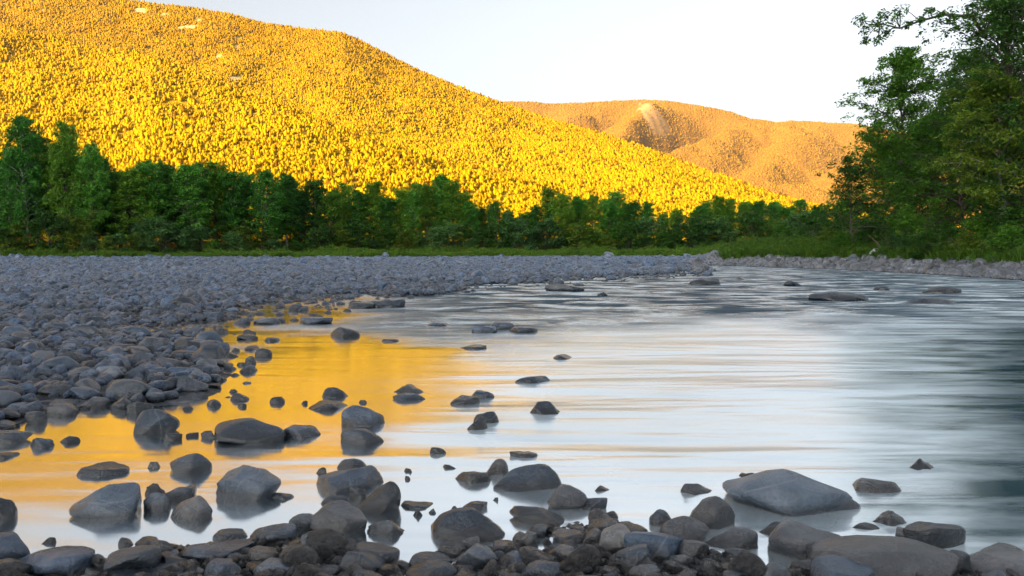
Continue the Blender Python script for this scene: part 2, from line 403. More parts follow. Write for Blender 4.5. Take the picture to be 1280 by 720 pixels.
def main_rock(X, Y, Z):
    px, py = pxof(X, Y), YH - F * (Z - CAM_H) / np.maximum(Y, 1)
    r = np.zeros_like(px)
    wob = fbm(X / 14, Y / 30, octv=3, seed=41)
    for cx, cy, w, h in OUTCROPS:
        r = np.maximum(r, sstep(1.1, .6, np.hypot((px - cx) / (w * .8), (py - cy) / (h * .7)) + .75 * wob))
    return r * (Y > 500)
def far_rock(X, Y, Z):
    px, py = pxof(X, Y), YH - F * (Z - CAM_H) / np.maximum(Y, 1)
    wob = fbm(X / 50, Y / 90, octv=3, seed=42)
    c = 806 + (py - 128) * .55
    return sstep(1.1, .6, np.abs(px - c) / 15 + .7 * wob) * sstep(122, 130, py) * (1 - sstep(160, 180, py)) * .8
hill_obj('hills', -1300, 1650, 290, 2600, 420, 330, main_hill, hill_mat('golden_hill_soil', (.30, .17, .001), (.42, .25, .002), (.46, .33, .16)), main_rock)
hill_obj('hills', 200, 1500, 2250, 5200, 400, 260, far_hill, hill_mat('far_hill_soil', (.17, .078, .012), (.28, .14, .016), (.40, .24, .10)), far_rock)
# unseen ridge added behind the camera, shaped to block the sun from the river
SUN_DIR = Vector((.58, .815, 0)).normalized()       # where the light travels, seen from above
SUN_EL = R(9.3)
def sun_blocker():
    lat = np.linspace(-1500, 1500, 120); dep = np.linspace(0, 1, 30)
    A, B = np.meshgrid(lat, dep)
    t = -300 - 300 * B
    Z = (112 + 5 * fbm(A / 120, A * 0 + 3.3, octv=4, seed=77)) * np.sin(np.clip(B, 0, 1) * math.pi) ** .8 + fbm(A / 60, t / 60, octv=3, seed=78) * 2 - 2
    X = SUN_DIR.x * t + SUN_DIR.y * A; Yv = SUN_DIR.y * t - SUN_DIR.x * A
    V = np.stack([X, Yv, Z], -1).reshape(-1, 3); m = len(lat)
    i = np.arange((len(dep) - 1) * m).reshape(-1, m)[:, :-1].ravel()
    me = mesh_np('hills', V, np.stack([i, i + 1, i + m + 1, i + m], 1)); attr(me, 'rock', np.zeros(len(V)))
    link('hills', me, hill_mat('sun_blocker_soil', (.03, .06, .01), (.07, .11, .02), (.3, .3, .3)), kind='structure')
sun_blocker()

# ------------------------------------------------------------------ scatter of uncountable things
def instancer(name, pts, rot, scl, idx, variants, **props):
    lib = bpy.data.collections.new(name + '_shapes')
    for v in variants: lib.objects.link(v)
    me = bpy.data.meshes.new(name); me.vertices.add(len(pts)); me.vertices.foreach_set('co', np.asarray(pts, np.float32).ravel())
    attr(me, 'rot', np.asarray(rot, np.float32), 'FLOAT_VECTOR'); attr(me, 'scl', np.asarray(scl, np.float32), 'FLOAT_VECTOR')
    attr(me, 'idx', np.asarray(idx, np.int32), 'INT')
    ob = link(name, me, **props)
    ng = bpy.data.node_groups.new(name + '_scatter', 'GeometryNodeTree')
    ng.interface.new_socket('Geometry', in_out='INPUT', socket_type='NodeSocketGeometry')
    ng.interface.new_socket('Geometry', in_out='OUTPUT', socket_type='NodeSocketGeometry')
    N, L = ng.nodes, ng.links
    gi, go = N.new('NodeGroupInput'), N.new('NodeGroupOutput')
    ci = N.new('GeometryNodeCollectionInfo'); ci.inputs['Collection'].default_value = lib
    ci.inputs['Separate Children'].default_value = True; ci.inputs['Reset Children'].default_value = True
    ip = N.new('GeometryNodeInstanceOnPoints'); ip.inputs['Pick Instance'].default_value = True
    def na(n, t):
        a = N.new('GeometryNodeInputNamedAttribute'); a.data_type = t; a.inputs['Name'].default_value = n
        return a.outputs['Attribute']
    L.new(gi.outputs[0], ip.inputs['Points']); L.new(ci.outputs[0], ip.inputs['Instance'])
    L.new(na('idx', 'INT'), ip.inputs['Instance Index']); L.new(na('rot', 'FLOAT_VECTOR'), ip.inputs['Rotation']); L.new(na('scl', 'FLOAT_VECTOR'), ip.inputs['Scale'])
    L.new(ip.outputs[0], go.inputs[0])
    md = ob.modifiers.new('scatter', 'NODES'); md.node_group = ng
    return ob
def lib_obj(name, me, mat):
    me.materials.append(mat); return bpy.data.objects.new(name, me)

# ---- rocks
_ico = {}
def ico(n):
    if n not in _ico:
        bm = bmesh.new(); bmesh.ops.create_icosphere(bm, subdivisions=n, radius=1)
        bm.verts.ensure_lookup_table()
        _ico[n] = (np.array([v.co[:] for v in bm.verts]), np.array([[v.index for v in f.verts] for f in bm.faces], np.int32)); bm.free()
    return _ico[n]
def rock_shape(seed, form='round', sub=4):
    V, Fa = ico(sub); p = V.copy(); r = np.random.default_rng(seed)
    box = {'round': .10, 'flat': .25, 'block': .45, 'wedge': .20, 'rough': .1}[form]
    sq = np.sign(p) * np.abs(p) ** (1 - box * .75)
    p = p * (1 - box) + sq * box
    ncut = {'round': 10, 'flat': 9, 'block': 11, 'wedge': 12, 'rough': 18}[form]
    for k in range(ncut):
        d = r.normal(size=3); d /= np.linalg.norm(d)
        if form == 'flat' and k == 0: d = np.array([.08, .05, 1.]) / 1.005
        o = r.uniform(.54, .84); a = np.maximum(0, p @ d - o)
        p = p - np.outer(a * r.uniform(.75, 1.0), d)
    s = seed * 1.37
    n = fbm(p[:, 0] * 1.3 + s, p[:, 1] * 1.3 - s, p[:, 2] * 1.3 + 5, octv=2, seed=seed % 997)
    n2 = fbm(p[:, 0] * 5 + s, p[:, 1] * 5, p[:, 2] * 5, octv=3, seed=seed % 991 + 3)
    p = p * (1 + (.11 if form != 'rough' else .2) * n + (.014 if form != 'rough' else .07) * n2)[:, None]
    if form == 'wedge':
        p[:, 2] *= 1 - .42 * np.clip(p[:, 0], -1, 1) * (1 if seed % 2 else -1)
    mn, mx = p.min(0), p.max(0)
    return (p - mn) / (mx - mn) * 2 - 1, Fa

ORD = ['', 'second ', 'third ', 'fourth ', 'fifth ', 'sixth ', 'seventh ', 'eighth ', 'ninth ', 'tenth ', 'eleventh ', 'twelfth ']
# (x0, ytop, x1, ybottom, tone, form, label)
H = [
 (-14,538,36,558,'slate','flat','flat slate stone at the left frame edge beside a smaller wet one'),
 (36,547,66,563,'slate','rough','small pitted slate stone in yellow water by the left edge'),
 (73,545,99,556,'dark','round','small dark oval stone alone in the yellow water at left'),
 (-14,566,21,575,'dark','flat','low dark stone touching the left edge, below the flat slate pair'),
 (104,582,163,598,'slate','flat','long thin blue stone lying flat in the golden reflection'),
 (184,577,203,587,'pale','flat','tiny pale stone beside the long thin blue stone'),
 (212,566,263,596,'slate','wedge','dark blue stone tilted up to the right in golden water'),
 (-22,620,20,657,'dark','round','dark rounded stone cut by the left edge, the upper of two'),
 (92,607,175,657,'grey','wedge','big pale grey peaked rock with a dark wet foot at left'),
 (180,603,210,622,'dark','rough','small dark stone at the back left of the grey trio'),
 (202,606,247,630,'slate','flat','flat blue grey slab at the back of the grey trio'),
 (178,617,212,645,'grey','round','smaller front stone of the grey trio, left one'),
 (216,620,267,655,'brown','round','larger front stone of the grey trio, warm grey and right one'),
 (-30,668,40,710,'slate','round','grey boulder cut by the left edge, the lower of two'),
 (52,673,70,683,'dark','flat','tiny flat stone between the left edge boulder and the peaked rock'),
 (148,673,168,685,'dark','round','small black stone in pale water above the bottom left pile'),
 (165,674,202,690,'slate','flat','thin slate stone leaning on the back of the bottom left pile'),
 (180,674,229,696,'brown','rough','rough brownish stone on top of the bottom left pile'),
 (15,688,115,724,'slate','wedge','long dark blue rock rising to the right at the bottom left corner'),
 (113,691,137,712,'brown','rough','small jagged brown stone next to the long dark blue rock'),
 (133,685,200,724,'slate','wedge','slanting dark slate rock in the bottom left pile'),
 (197,694,241,714,'dark','wedge','small dark tilted stone right of the slanting slate rock'),
 (140,710,236,734,'slate','flat','smooth grey slab cut by the bottom edge at left'),
 (228,679,315,706,'slate','flat','wide smooth blue slab at the bottom left pile'),
 (252,538,274,550,'slate','round','small blue stone just left of the long black boulder'),
 (276,531,294,544,'dark','round','small round black stone at the back of the long boulder'),
 (268,526,357,561,'dark','round','long humped black boulder in the golden water'),
 (345,532,400,551,'slate','flat','blue flat stone joined to the right end of the long black boulder'),
 (274,585,350,633,'grey','block','large faceted grey boulder with a flat top in pale water'),
 (337,616,370,627,'slate','flat','low flat stone at the right foot of the faceted grey boulder'),
 (393,586,476,622,'slate','block','broad slab with a level top behind the brown boulder'),
 (421,573,460,592,'slate','round','small rounded stone peeping over the broad level slab'),
 (393,584,411,594,'dark','round','little dark stone at the left corner of the broad level slab'),
 (434,608,460,630,'dark','rough','small dark stone wedged between level slab and peaked boulder'),
 (443,603,500,651,'dark','wedge','dark peaked boulder at the right end of the broad level slab'),
 (399,621,438,637,'slate','flat','thin grey stone tucked behind the brown grey boulder'),
 (388,632,460,676,'brown','round','rounded brown grey boulder in the middle of the lower left pile'),
 (360,643,402,670,'grey','wedge','light sloping stone left of the brown grey boulder'),
 (313,657,371,686,'slate','wedge','blue grey stone with a rounded back above the bottom edge'),
 (267,664,311,679,'slate','flat','flat stone just breaking the water left of the blue grey stone'),
 (375,669,420,704,'grey','round','egg shaped grey stone in front of the brown grey boulder'),
 (308,685,352,709,'brown','flat','dull brown flat stone below the blue grey stone'),
 (281,692,306,709,'dark','round','small dark stone at the right end of the wide blue slab'),
 (318,700,372,728,'grey','wedge','grey stone cut by the bottom edge below the dull brown one'),
 (256,702,306,730,'slate','flat','pale slate stone cut by the bottom edge under the wide blue slab'),
 (459,648,506,674,'grey','rough','small knobbly grey stone right of the brown grey boulder'),
 (424,688,480,719,'slate','wedge','pale slate stone with a ridge at the right end of the lower left pile'),
 (440,682,500,706,'slate','flat','thin dark slab lying behind the ridged pale slate stone'),
 (370,708,425,730,'brown','rough','lumpy brown stone cut by the bottom edge below the egg shaped one'),
 (537,559,562,570,'dark','flat','small dark stone alone in white water at the centre left'),
 (550,581,578,588,'dark','flat','very flat dark stone below the lone small dark one'),
 (503,587,518,592,'dark','flat','upper of two tiny specks of stone in white water'),
 (505,596,514,601,'dark','flat','lower of two tiny specks of stone in white water'),
 (567,588,614,607,'brown','flat','low brown stone leaning against the brown wedge'),
 (598,573,637,598,'brown','wedge','brown wedge stone pointing up beside the blue triangular rock'),
 (637,564,673,574,'slate','flat','faint blue stone under thin water behind the blue triangular rock'),
 (614,581,703,622,'slate','wedge','large blue triangular rock in the white water at centre'),
 (615,621,624,627,'dark','round','pea sized dark stone below the blue triangular rock'),
 (500,628,541,638,'slate','flat','flat blue sliver behind the big black block'),
 (514,637,532,648,'dark','round','small black stone left of the big black block'),
 (528,637,549,645,'slate','flat','thin grey sliver just left of the big black block'),
 (561,633,573,639,'dark','round','tiny dark stone behind the top of the big black block'),
 (576,628,609,641,'slate','flat','small blue grey stone behind the big black block'),
 (538,638,631,686,'dark','block','big black block with a rounded top at the bottom centre'),
 (637,635,708,662,'dark','block','long low dark stone right of the big black block'),
 (684,608,735,643,'brown','wedge','long brown stone rising to a rounded end at centre'),
 (722,621,759,641,'slate','round','dark stone at the right foot of the long brown stone'),
 (742,608,765,617,'dark','flat','small dark stone in open water right of the long brown stone'),
 (548,679,582,699,'brown','rough','brown stone at the foot of the big black block'),
 (575,670,601,690,'grey','round','small light grey stone against the big black block'),
 (512,693,566,713,'slate','flat','dark slab at the left of the bottom centre rubble'),
 (570,681,626,713,'grey','wedge','grey stone with a worn ridge in the bottom centre rubble'),
 (507,706,571,734,'dark','flat','dark slab cut by the bottom edge at the left of the centre rubble'),
 (648,664,673,692,'brown','round','upright round brown stone in the bottom centre rubble'),
 (613,678,652,698,'brown','flat','brown stone left of the upright round one'),
 (625,690,666,711,'slate','round','blue grey stone in front of the upright round brown one'),
 (650,702,700,734,'slate','wedge','large blue grey stone cut by the bottom edge at centre'),
 (690,665,732,684,'brown','flat','flat brown stone at the top of the centre rubble'),
 (728,661,760,686,'brown','round','round brown stone at the right of the centre rubble'),
 (698,690,742,712,'brown','flat','brown speckled slab in the centre rubble'),
 (748,658,794,699,'pale','wedge','light grey peaked stone at the right end of the centre rubble'),
 (848,604,896,622,'dark','wedge','flat dark triangular stone alone in white water'),
 (920,590,948,600,'dark','flat','little dark stone behind the left shoulder of the largest boulder'),
 (912,588,1067,655,'grey','wedge','largest boulder, smooth grey with a peak, at the right foreground'),
 (860,621,919,670,'brown','round','rosy grey round boulder left of the largest boulder'),
 (822,646,888,690,'brown','round','brown grey boulder in front of the rosy round one'),
 (812,638,841,662,'dark','wedge','small dark brown wedge left of the two round boulders'),
 (780,665,856,702,'slate','wedge','blue grey sloping rock at the foot of the brown grey boulder'),
 (769,682,816,716,'slate','round','dark blue round stone in front of the sloping rock'),
 (845,677,887,702,'brown','flat','small two toned stone right of the blue grey sloping rock'),
 (883,660,946,692,'brown','wedge','tapering brown stone in front of the largest boulder'),
 (905,684,943,701,'grey','round','small grey stone below the tapering brown one'),
 (961,654,1058,702,'brown','round','broad domed boulder in front of the largest boulder'),
 (943,656,992,674,'dark','flat','dark stone between the largest boulder and the broad domed one'),
 (948,704,992,734,'grey','round','round grey stone cut by the bottom edge below the domed boulder'),
 (1057,597,1124,620,'brown','flat','long tapering brown stone lying in the current at right'),
 (1131,575,1174,592,'dark','rough','dark stone with a trailing ripple out in the current at right'),
 (1090,641,1136,662,'brown','rough','rough crumbling stone behind the black block at right'),
 (1060,656,1102,666,'dark','block','low bar shaped black stone right of the largest boulder'),
 (1118,659,1142,682,'brown','round','small brown stone at the left end of the black block at right'),
 (1130,653,1206,694,'dark','block','black block with a flat top at the right foreground'),
 (1017,673,1089,710,'brown','round','dome of brown grey stone behind the banded boulder'),
 (1020,684,1196,740,'brown','round','huge banded brown boulder cut by the bottom edge at right'),
 (1010,703,1092,744,'slate','round','shiny blue boulder cut by the bottom edge below the dome'),
 (1172,688,1214,718,'dark','round','dark round stone at the right end of the banded boulder'),
 (1203,692,1310,726,'brown','flat','grey brown slab in the bottom right corner'),
 (33,514,57,533,'dark','round','small round black stone standing off the bar edge at left'),
 (166,513,223,549,'dark','block','bulky black boulder at the edge of the golden water'),
 (205,541,228,553,'dark','flat','small black stone at the foot of the bulky black boulder'),
 (232,541,248,548,'dark','round','tiny black stone between bulky boulder and small blue stone'),
 (124,474,190,506,'slate','round','largest slate cobble on the bar edge above the bulky black boulder'),
 (120,461,156,483,'dark','round','dark cobble touching the top left of the largest slate cobble'),
 (138,498,164,516,'dark','round','dark cobble below the largest slate cobble'),
 (156,502,190,521,'dark','rough','knobbly dark cobble at the waterline above the bulky boulder'),
 (184,490,206,508,'slate','flat','flat cobble right of the largest slate cobble'),
 (150,432,182,452,'grey','round','lighter blue grey cobble standing out on the dark bar'),
 (213,424,256,448,'dark','round','high black cobble at the tip of the bar'),
 (240,430,283,460,'dark','round','big black boulder ending the tip of the bar'),
 (236,455,281,472,'dark','flat','flat black stone under the big black tip boulder'),
 (222,470,262,498,'slate','wedge','peaked dark stone below the tip of the bar'),
 (196,446,236,468,'brown','rough','mottled brownish cobble near the tip of the bar'),
 (53,500,98,513,'dark','flat','long low dark cobble reaching into the golden water'),
 (86,484,126,508,'slate','flat','flat cobble pair stone left of the largest slate cobble'),
 (18,480,48,505,'slate','rough','lumpy cobble at the bar edge near the left side'),
 (0,504,37,520,'slate','flat','flat slate cobble on the bar edge at the left side'),
 (-16,514,20,528,'dark','flat','dark cobble at the left frame edge above the slate pair'),
 (-16,526,18,540,'slate','flat','bluish flat cobble at the left frame edge just above the slate pair'),
 (412,409,450,424,'dark','round','smooth black dome off the far end of the pool'),
 (320,435,341,448,'dark','round','small black ball like stone in the middle of the pool'),
 (306,445,321,457,'brown','rough','small brown stone beside the black ball like one'),
 (296,453,307,458,'brown','flat','tiny brown stone left of the small brown one'),
 (297,418,324,426,'dark','flat','flat black stone below a smaller one in the far pool'),
 (303,412,321,419,'dark','round','small black stone perched behind a flat black one'),
 (331,422,351,428,'slate','flat','small flat stone right of the perched pair'),
 (374,396,416,407,'slate','flat','flat blue stone at the far shore of the pool'),
 (317,397,352,407,'grey','flat','flat grey stone at the far shore, left of the blue one'),
 (278,442,297,448,'dark','flat','low dark stone right of the tip boulder'),
 (403,484,438,500,'slate','wedge','blue stone with a raised right end in the pool'),
 (386,502,433,515,'dark','flat','long flat dark stone below the raised blue one'),
 (425,507,480,539,'slate','round','domed grey boulder standing behind a low dark one'),
 (424,536,482,560,'dark','flat','low dark boulder directly in front of the domed grey one'),
 (288,492,311,503,'slate','wedge','small pointed stone in the pool below the tip of the bar'),
 (297,504,309,510,'dark','flat','tiny flat stone under the small pointed one'),
 (337,496,357,506,'dark','flat','small dark oval stone in the middle of golden water'),
 (374,501,385,507,'brown','rough','tiny pinkish stone left of the long flat dark stone'),
 (257,499,276,510,'slate','round','small round stone off the bar below the peaked one'),
 (260,480,277,488,'dark','flat','low dark stone right of the peaked stone at the tip'),
 (448,500,462,505,'slate','flat','tiny stone above the domed grey boulder'),
 (590,407,622,418,'slate','flat','left stone of the low pair in mid river'),
 (637,408,672,418,'slate','flat','right stone of the low pair in mid river'),
 (604,402,645,414,'slate','flat','raised stone between the low pair in mid river'),
 (575,431,609,438,'slate','flat','flat sunken stone below the mid river pair'),
 (636,470,690,482,'slate','flat','long sunken blue stone washed over in mid river'),
 (682,443,723,451,'slate','flat','thin sunken stone above the long washed over one'),
 (530,403,568,409,'slate','flat','thin blue stone left of the mid river pair'),
 (491,481,533,494,'dark','rough','dark pitted stone with a hollow top left of centre'),
 (491,492,535,503,'slate','flat','flat stone in front of the pitted one with the hollow top'),
 (562,495,600,508,'dark','flat','dark low stone with a blue one behind its right end'),
 (588,488,618,500,'slate','flat','blue low stone behind the right end of a dark one'),
 (592,514,624,532,'dark','round','rear dark stone of the close pair left of centre'),
 (584,522,610,541,'dark','round','front dark stone of the close pair left of centre'),
 (662,502,703,522,'dark','wedge','black cone shaped stone alone at the centre of the river'),
 (681,353,730,367,'dark','round','large black boulder at the head of the rapids'),
 (744,365,761,371,'dark','round','small dark stone right of the large rapids boulder'),
 (858,348,900,358,'dark','wedge','dark boulder off the point of the bar in the rapids'),
 (979,351,1004,359,'dark','round','small rounded boulder in the rapids, farthest right of centre'),
 (1010,364,1083,379,'dark','wedge','broad dark boulder in the middle of the rapids'),
 (1151,358,1203,369,'dark','flat','long black boulder in the rapids close to the right bank'),
 (1138,373,1197,381,'dark','flat','washed over dark stone below the long black boulder'),
 (1092,358,1114,364,'dark','flat','small dark stone between the two large right hand rapids boulders'),
 (920,346,936,350,'dark','round','small dark stone in the rapids near the far bank'),
 (468,374,506,387,'dark','rough','heap of dark stone at the far end of the pool'),
 (434,378,470,387,'dark','flat','flat dark stone left of the heap at the far end of the pool'),
 (478,424,500,428,'dark','flat','thin dark streak of stone below the smooth black dome'),
]
heroes = []   # x, y, radius
def place_rock(x, y, w, d, zb, zt, tone, form, label, group, seed, yaw=0.0, sub=4, base=0.0):
    V, Fa = rock_shape(seed, form, sub)
    hgt = (zt - zb) / 2
    V = V * np.array([w / 2, d / 2, hgt]); V[:, 2] += hgt + zb - base
    me = mesh_np('rock', V, Fa)
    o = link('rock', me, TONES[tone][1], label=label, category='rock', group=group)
    o.location = (x, y, base); o.rotation_euler = (0, 0, yaw)
    return o
for k, (x0, yt, x1, yb, tone, form, label) in enumerate(H):
    yw = yb - .17 * (yb - yt) if yb < 700 else yb
    D = F * CAM_H / (yw - YH)
    w = (x1 - x0) / F * D
    dep = min(w * .72, .9)
    for _ in range(3):
        Dc = D + dep * .42; w = (x1 - x0) / F * Dc; dep = w * (.70 if form != 'flat' else .8)
        if yb < 420: dep = min(dep, 1.6 * w)
    x = ((x0 + x1) / 2 - 640) / F * Dc
    zt = CAM_H - (yt - YH) / F * (Dc - .05 * dep)
    zt = min(max(zt, .008 + .0022 * D), .75 * w + .004)
    g = float(terrain(np.array([x]), np.array([Dc]))[0])
    zb = -max(.35 * zt, .03) + min(g, 0) * .3
    place_rock(x, Dc, w * 1.02, dep, zb, zt, tone, form, label, 'river stones in the shallows and along the shore', 1000 + k * 7, base=0.0)
    heroes.append((x, Dc, w / 2, dep / 2, label))
HE = np.array([h[:4] for h in heroes])

# ---- cobbles of the bar: a jittered lattice whose cells grow with distance
def lattice(x0, x1, y0, y1, cell):
    xs = np.arange(x0, x1, cell); ys = np.arange(y0, y1, cell)
    X, Y = np.meshgrid(xs, ys); X = X.ravel(); Y = Y.ravel()
    X = X + rng.uniform(-.48, .48, X.size) * cell; Y = Y + rng.uniform(-.48, .48, Y.size) * cell
    return X, Y
bands = [(3.2, 8, .115), (8, 14, .125), (14, 26, .145), (26, 46, .19), (46, 75, .25), (75, 112, .34)]
PX, PYY, PS = [], [], []
for (a, c, cell) in bands:
    X, Y = lattice(-.80 * c - 2, .42 * c + 1, a, c, cell)
    k = (X > -.80 * Y - 1.5) & (X < .33 * Y)
    X, Y = X[k], Y[k]
    size = cell * np.exp(rng.normal(0, .40, X.size)) * .60
    PX.append(X); PYY.append(Y); PS.append(size)
    # now and then a bigger one
    k = rng.random(X.size) < .05
    PX.append(X[k]); PYY.append(Y[k]); PS.append(cell * rng.uniform(1.0, 1.5, k.sum()))
PX, PYY, PS = map(np.concatenate, (PX, PYY, PS))
z, veg, s, rb, s2 = terrain(PX, PYY, True)
keep = (s > -.25 - .14 * np.maximum(PYY - 8, 0)) & (veg < .5) & (rb < .2) & (rng.random(PX.size) < np.where(s < 0, .30 * np.exp(s / (.35 + .055 * PYY)), np.where((z < -.005) & (PYY > 8), .4, 1)))
for hx, hy, a, c in HE:
    keep &= ~(((PX - hx) / (a * .95 + .02)) ** 2 + ((PYY - hy) / (c * .95 + .02)) ** 2 < 1)
PX, PYY, PS, z = PX[keep], PYY[keep], PS[keep], z[keep]
# the ones that show largest stand as objects of their own
vis = (np.abs(PX) < .66 * PYY) & (PX / PYY > -.655)
score = np.where(vis, PS / PYY, 0)
order = np.argsort(-score)
NI = 300 - len(H) - 66
ind = []
for i in order:
    if any((PX[i] - PX[j]) ** 2 + (PYY[i] - PYY[j]) ** 2 < (.60 * (PS[i] + PS[j])) ** 2 for j in ind[-400:]): continue
    ind.append(i)
    if len(ind) >= NI: break
ind = np.array(ind)
LM = [(heroes[i][0], heroes[i][1], n) for i, n in [
    (next(k for k, h in enumerate(H) if h[6].startswith(q)), n) for q, n in [
      ('flat slate cobble on the bar edge', 'the flat slate cobble at left'), ('small round black stone standing', 'the round black stone at left'),
      ('lumpy cobble at the bar', 'the lumpy cobble'), ('long low dark cobble', 'the long low dark cobble'), ('flat cobble pair', 'the flat cobble pair'),
      ('largest slate cobble', 'the largest slate cobble'), ('bulky black boulder', 'the bulky black boulder'), ('lighter blue grey cobble', 'the lighter cobble'),
      ('high black cobble', 'the high black cobble'), ('big black boulder ending', 'the tip boulder'), ('peaked dark stone below', 'the peaked tip stone'),
      ('mottled brownish', 'the mottled cobble'), ('dark cobble at the left frame', 'the left edge cobble')]]]
SM = [(heroes[k][0], heroes[k][1], n) for k, n in [(next(k for k, h in enumerate(H) if h[6].startswith(q)), n) for q, n in [
      ('long dark blue rock', 'the long dark blue corner rock'), ('slanting dark slate', 'the slanting slate rock'), ('wide smooth blue', 'the wide blue slab'), ('egg shaped', 'the egg shaped stone'),
      ('pale slate stone with a ridge', 'the ridged slate stone'), ('big black block', 'the big black block'), ('grey stone with a worn', 'the worn ridged stone'), ('large blue grey stone', 'the large blue grey stone at the bottom'),
      ('light grey peaked', 'the light peaked stone'), ('dark blue round', 'the dark blue round stone'), ('round grey stone cut', 'the round grey stone at the bottom'), ('huge banded', 'the huge banded boulder'), ('rounded brown grey', 'the rounded brown grey boulder')]]]
near = []
for t in range(9000):
    if len(near) >= 44: break
    y = rng.uniform(2.62, 3.25); x = rng.uniform(-.66, .66) * y; sz = rng.uniform(.028, .062)
    if sdist(SHORE, np.array([x]), np.array([y]))[0] < -.02: continue
    if (((x - HE[:, 0]) / (HE[:, 2] + .6 * sz)) ** 2 + ((y - HE[:, 1]) / (HE[:, 3] + .6 * sz)) ** 2).min() < 1: continue
    if any((x - a) ** 2 + (y - c) ** 2 < (.75 * (sz + e)) ** 2 for a, c, e in near): continue
    near.append((x, y, sz))
used = {}
def cobble_label(x, y, szw, form, tone, lms, close):
    l = min(lms, key=lambda l: (l[0] - x) ** 2 + (l[1] - y) ** 2); dx, dy = l[0] - x, l[1] - y
    side = ('right of' if dx < 0 else 'left of') if abs(dx) > abs(dy) else ('behind' if dy < 0 else 'in front of')
    lab = f"{szw} {fword[form]} {TONES[tone][0]} stone {'far ' if math.hypot(dx, dy) > close else ''}{side} {l[2]}"
    c = used.get(lab, 0); used[lab] = c + 1
    return lab if not c else lab + f", {ORD[min(c, 11)].strip()} nearest"
fword = {'round': 'rounded', 'flat': 'flat', 'wedge': 'slanting', 'block': 'blocky', 'rough': 'lumpy'}
for q, (x, y, sz) in enumerate(near):
    tone = ['grey', 'brown', 'slate', 'dark', 'brown', 'slate', 'pale', 'grey'][(q * 3 + q // 8) % 8]; form = ['round', 'flat', 'wedge', 'rough', 'block'][(q * 2 + q // 5) % 5]
    place_rock(x, y, sz * 1.9, sz * 1.4, -.4 * sz, sz * .85, tone, form, cobble_label(x, y, 'small' if sz < .045 else 'fist sized', form, tone, SM, .25), 'small stones filling the near shore', 8000 + q * 5, yaw=rng.uniform(-.6, .6), sub=3, base=max(float(terrain(np.array([x]), np.array([y]))[0]), -.01))
sizes = np.sort(PS[ind])
tn = ['slate', 'slate', 'dark', 'grey', 'slate', 'brown', 'dark']; fm = ['round', 'flat', 'wedge', 'block', 'rough', 'flat', 'round']
fword = {'round': 'rounded', 'flat': 'flat', 'wedge': 'slanting', 'block': 'blocky', 'rough': 'lumpy'}
for q, i in enumerate(ind):
    x, y, sz = PX[i], PYY[i], PS[i]
    tone, form = tn[(q * 5 + q // 7) % 7], fm[(q * 3 + q // 5) % 7]
    hgt = sz * {'round': .85, 'flat': .55, 'wedge': .8, 'block': .75, 'rough': .8}[form]
    l = min(LM, key=lambda l: (l[0] - x) ** 2 + (l[1] - y) ** 2)
    dx, dy = l[0] - x, l[1] - y
    side = ('right of' if dx < 0 else 'left of') if abs(dx) > abs(dy) else ('behind' if dy < 0 else 'in front of')
    far = 'far ' if math.hypot(dx, dy) > .9 else ''
    szw = 'small' if sz < sizes[len(sizes) // 3] else ('middling' if sz < sizes[2 * len(sizes) // 3] else 'big')
    lab = f"{szw} {fword[form]} {TONES[tone][0]} cobble {far}{side} {l[2]}"
    c = used.get(lab, 0); used[lab] = c + 1
    if c: lab = f"{szw} {fword[form]} {TONES[tone][0]} cobble {far}{side} {l[2]}, {ORD[min(c, 11)].strip()} nearest"
    g0 = max(z[i], -.03)
    place_rock(x, y, sz * 1.45, sz * 1.1, g0 - .3 * sz, g0 + hgt * .75, tone, form, lab, 'cobbles packed on the near end of the gravel bar', 5000 + q * 3, yaw=rng.uniform(-.5, .5), sub=3)
rest = np.ones(len(PX), bool); rest[ind] = False
PX, PYY, PS, z = PX[rest], PYY[rest], PS[rest], z[rest]
VAR = []
for k in range(10):
    Vr, Fr = rock_shape(300 + k, ['round', 'flat', 'round', 'block', 'wedge'][k % 5], 3)
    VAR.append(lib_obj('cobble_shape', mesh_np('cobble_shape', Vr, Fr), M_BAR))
n = len(PX)
rot = np.stack([rng.normal(0, .32, n), rng.normal(0, .32, n), rng.uniform(0, 6.28, n)], 1)
scl = np.stack([PS * .72, PS * .55, PS * rng.uniform(.38, .66, n)], 1)
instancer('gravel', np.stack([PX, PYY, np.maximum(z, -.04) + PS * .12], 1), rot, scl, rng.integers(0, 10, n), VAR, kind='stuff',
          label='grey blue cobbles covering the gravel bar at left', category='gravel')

# ---- stones of the far right bank
X, Y = lattice(0, 60, 26, 100, .24)
z, veg, s, rb, s2 = terrain(X, Y, True)
k = (rb > .02) & (s > -.4) & (veg < .75) & (X < .78 * Y)
X, Y, z = X[k], Y[k], z[k]; n = len(X)
S = .145 * np.exp(rng.normal(0, .38, n))
bank = np.stack([X, Y, z + S * .2], 1)
VARB = [lib_obj('bank_stone_shape', mesh_np('bank_stone_shape', *rock_shape(330 + k, ['round', 'rough', 'block', 'wedge'][k % 4], 3)), M_BANK) for k in range(8)]
instancer('gravel', bank, np.stack([rng.normal(0, .5, n), rng.normal(0, .5, n), rng.uniform(0, 6.28, n)], 1),
          np.stack([S * 1.1, S * .9, S * .8], 1), rng.integers(0, 8, n), VARB, kind='stuff', label='pale stones heaped along the far right bank', category='gravel')

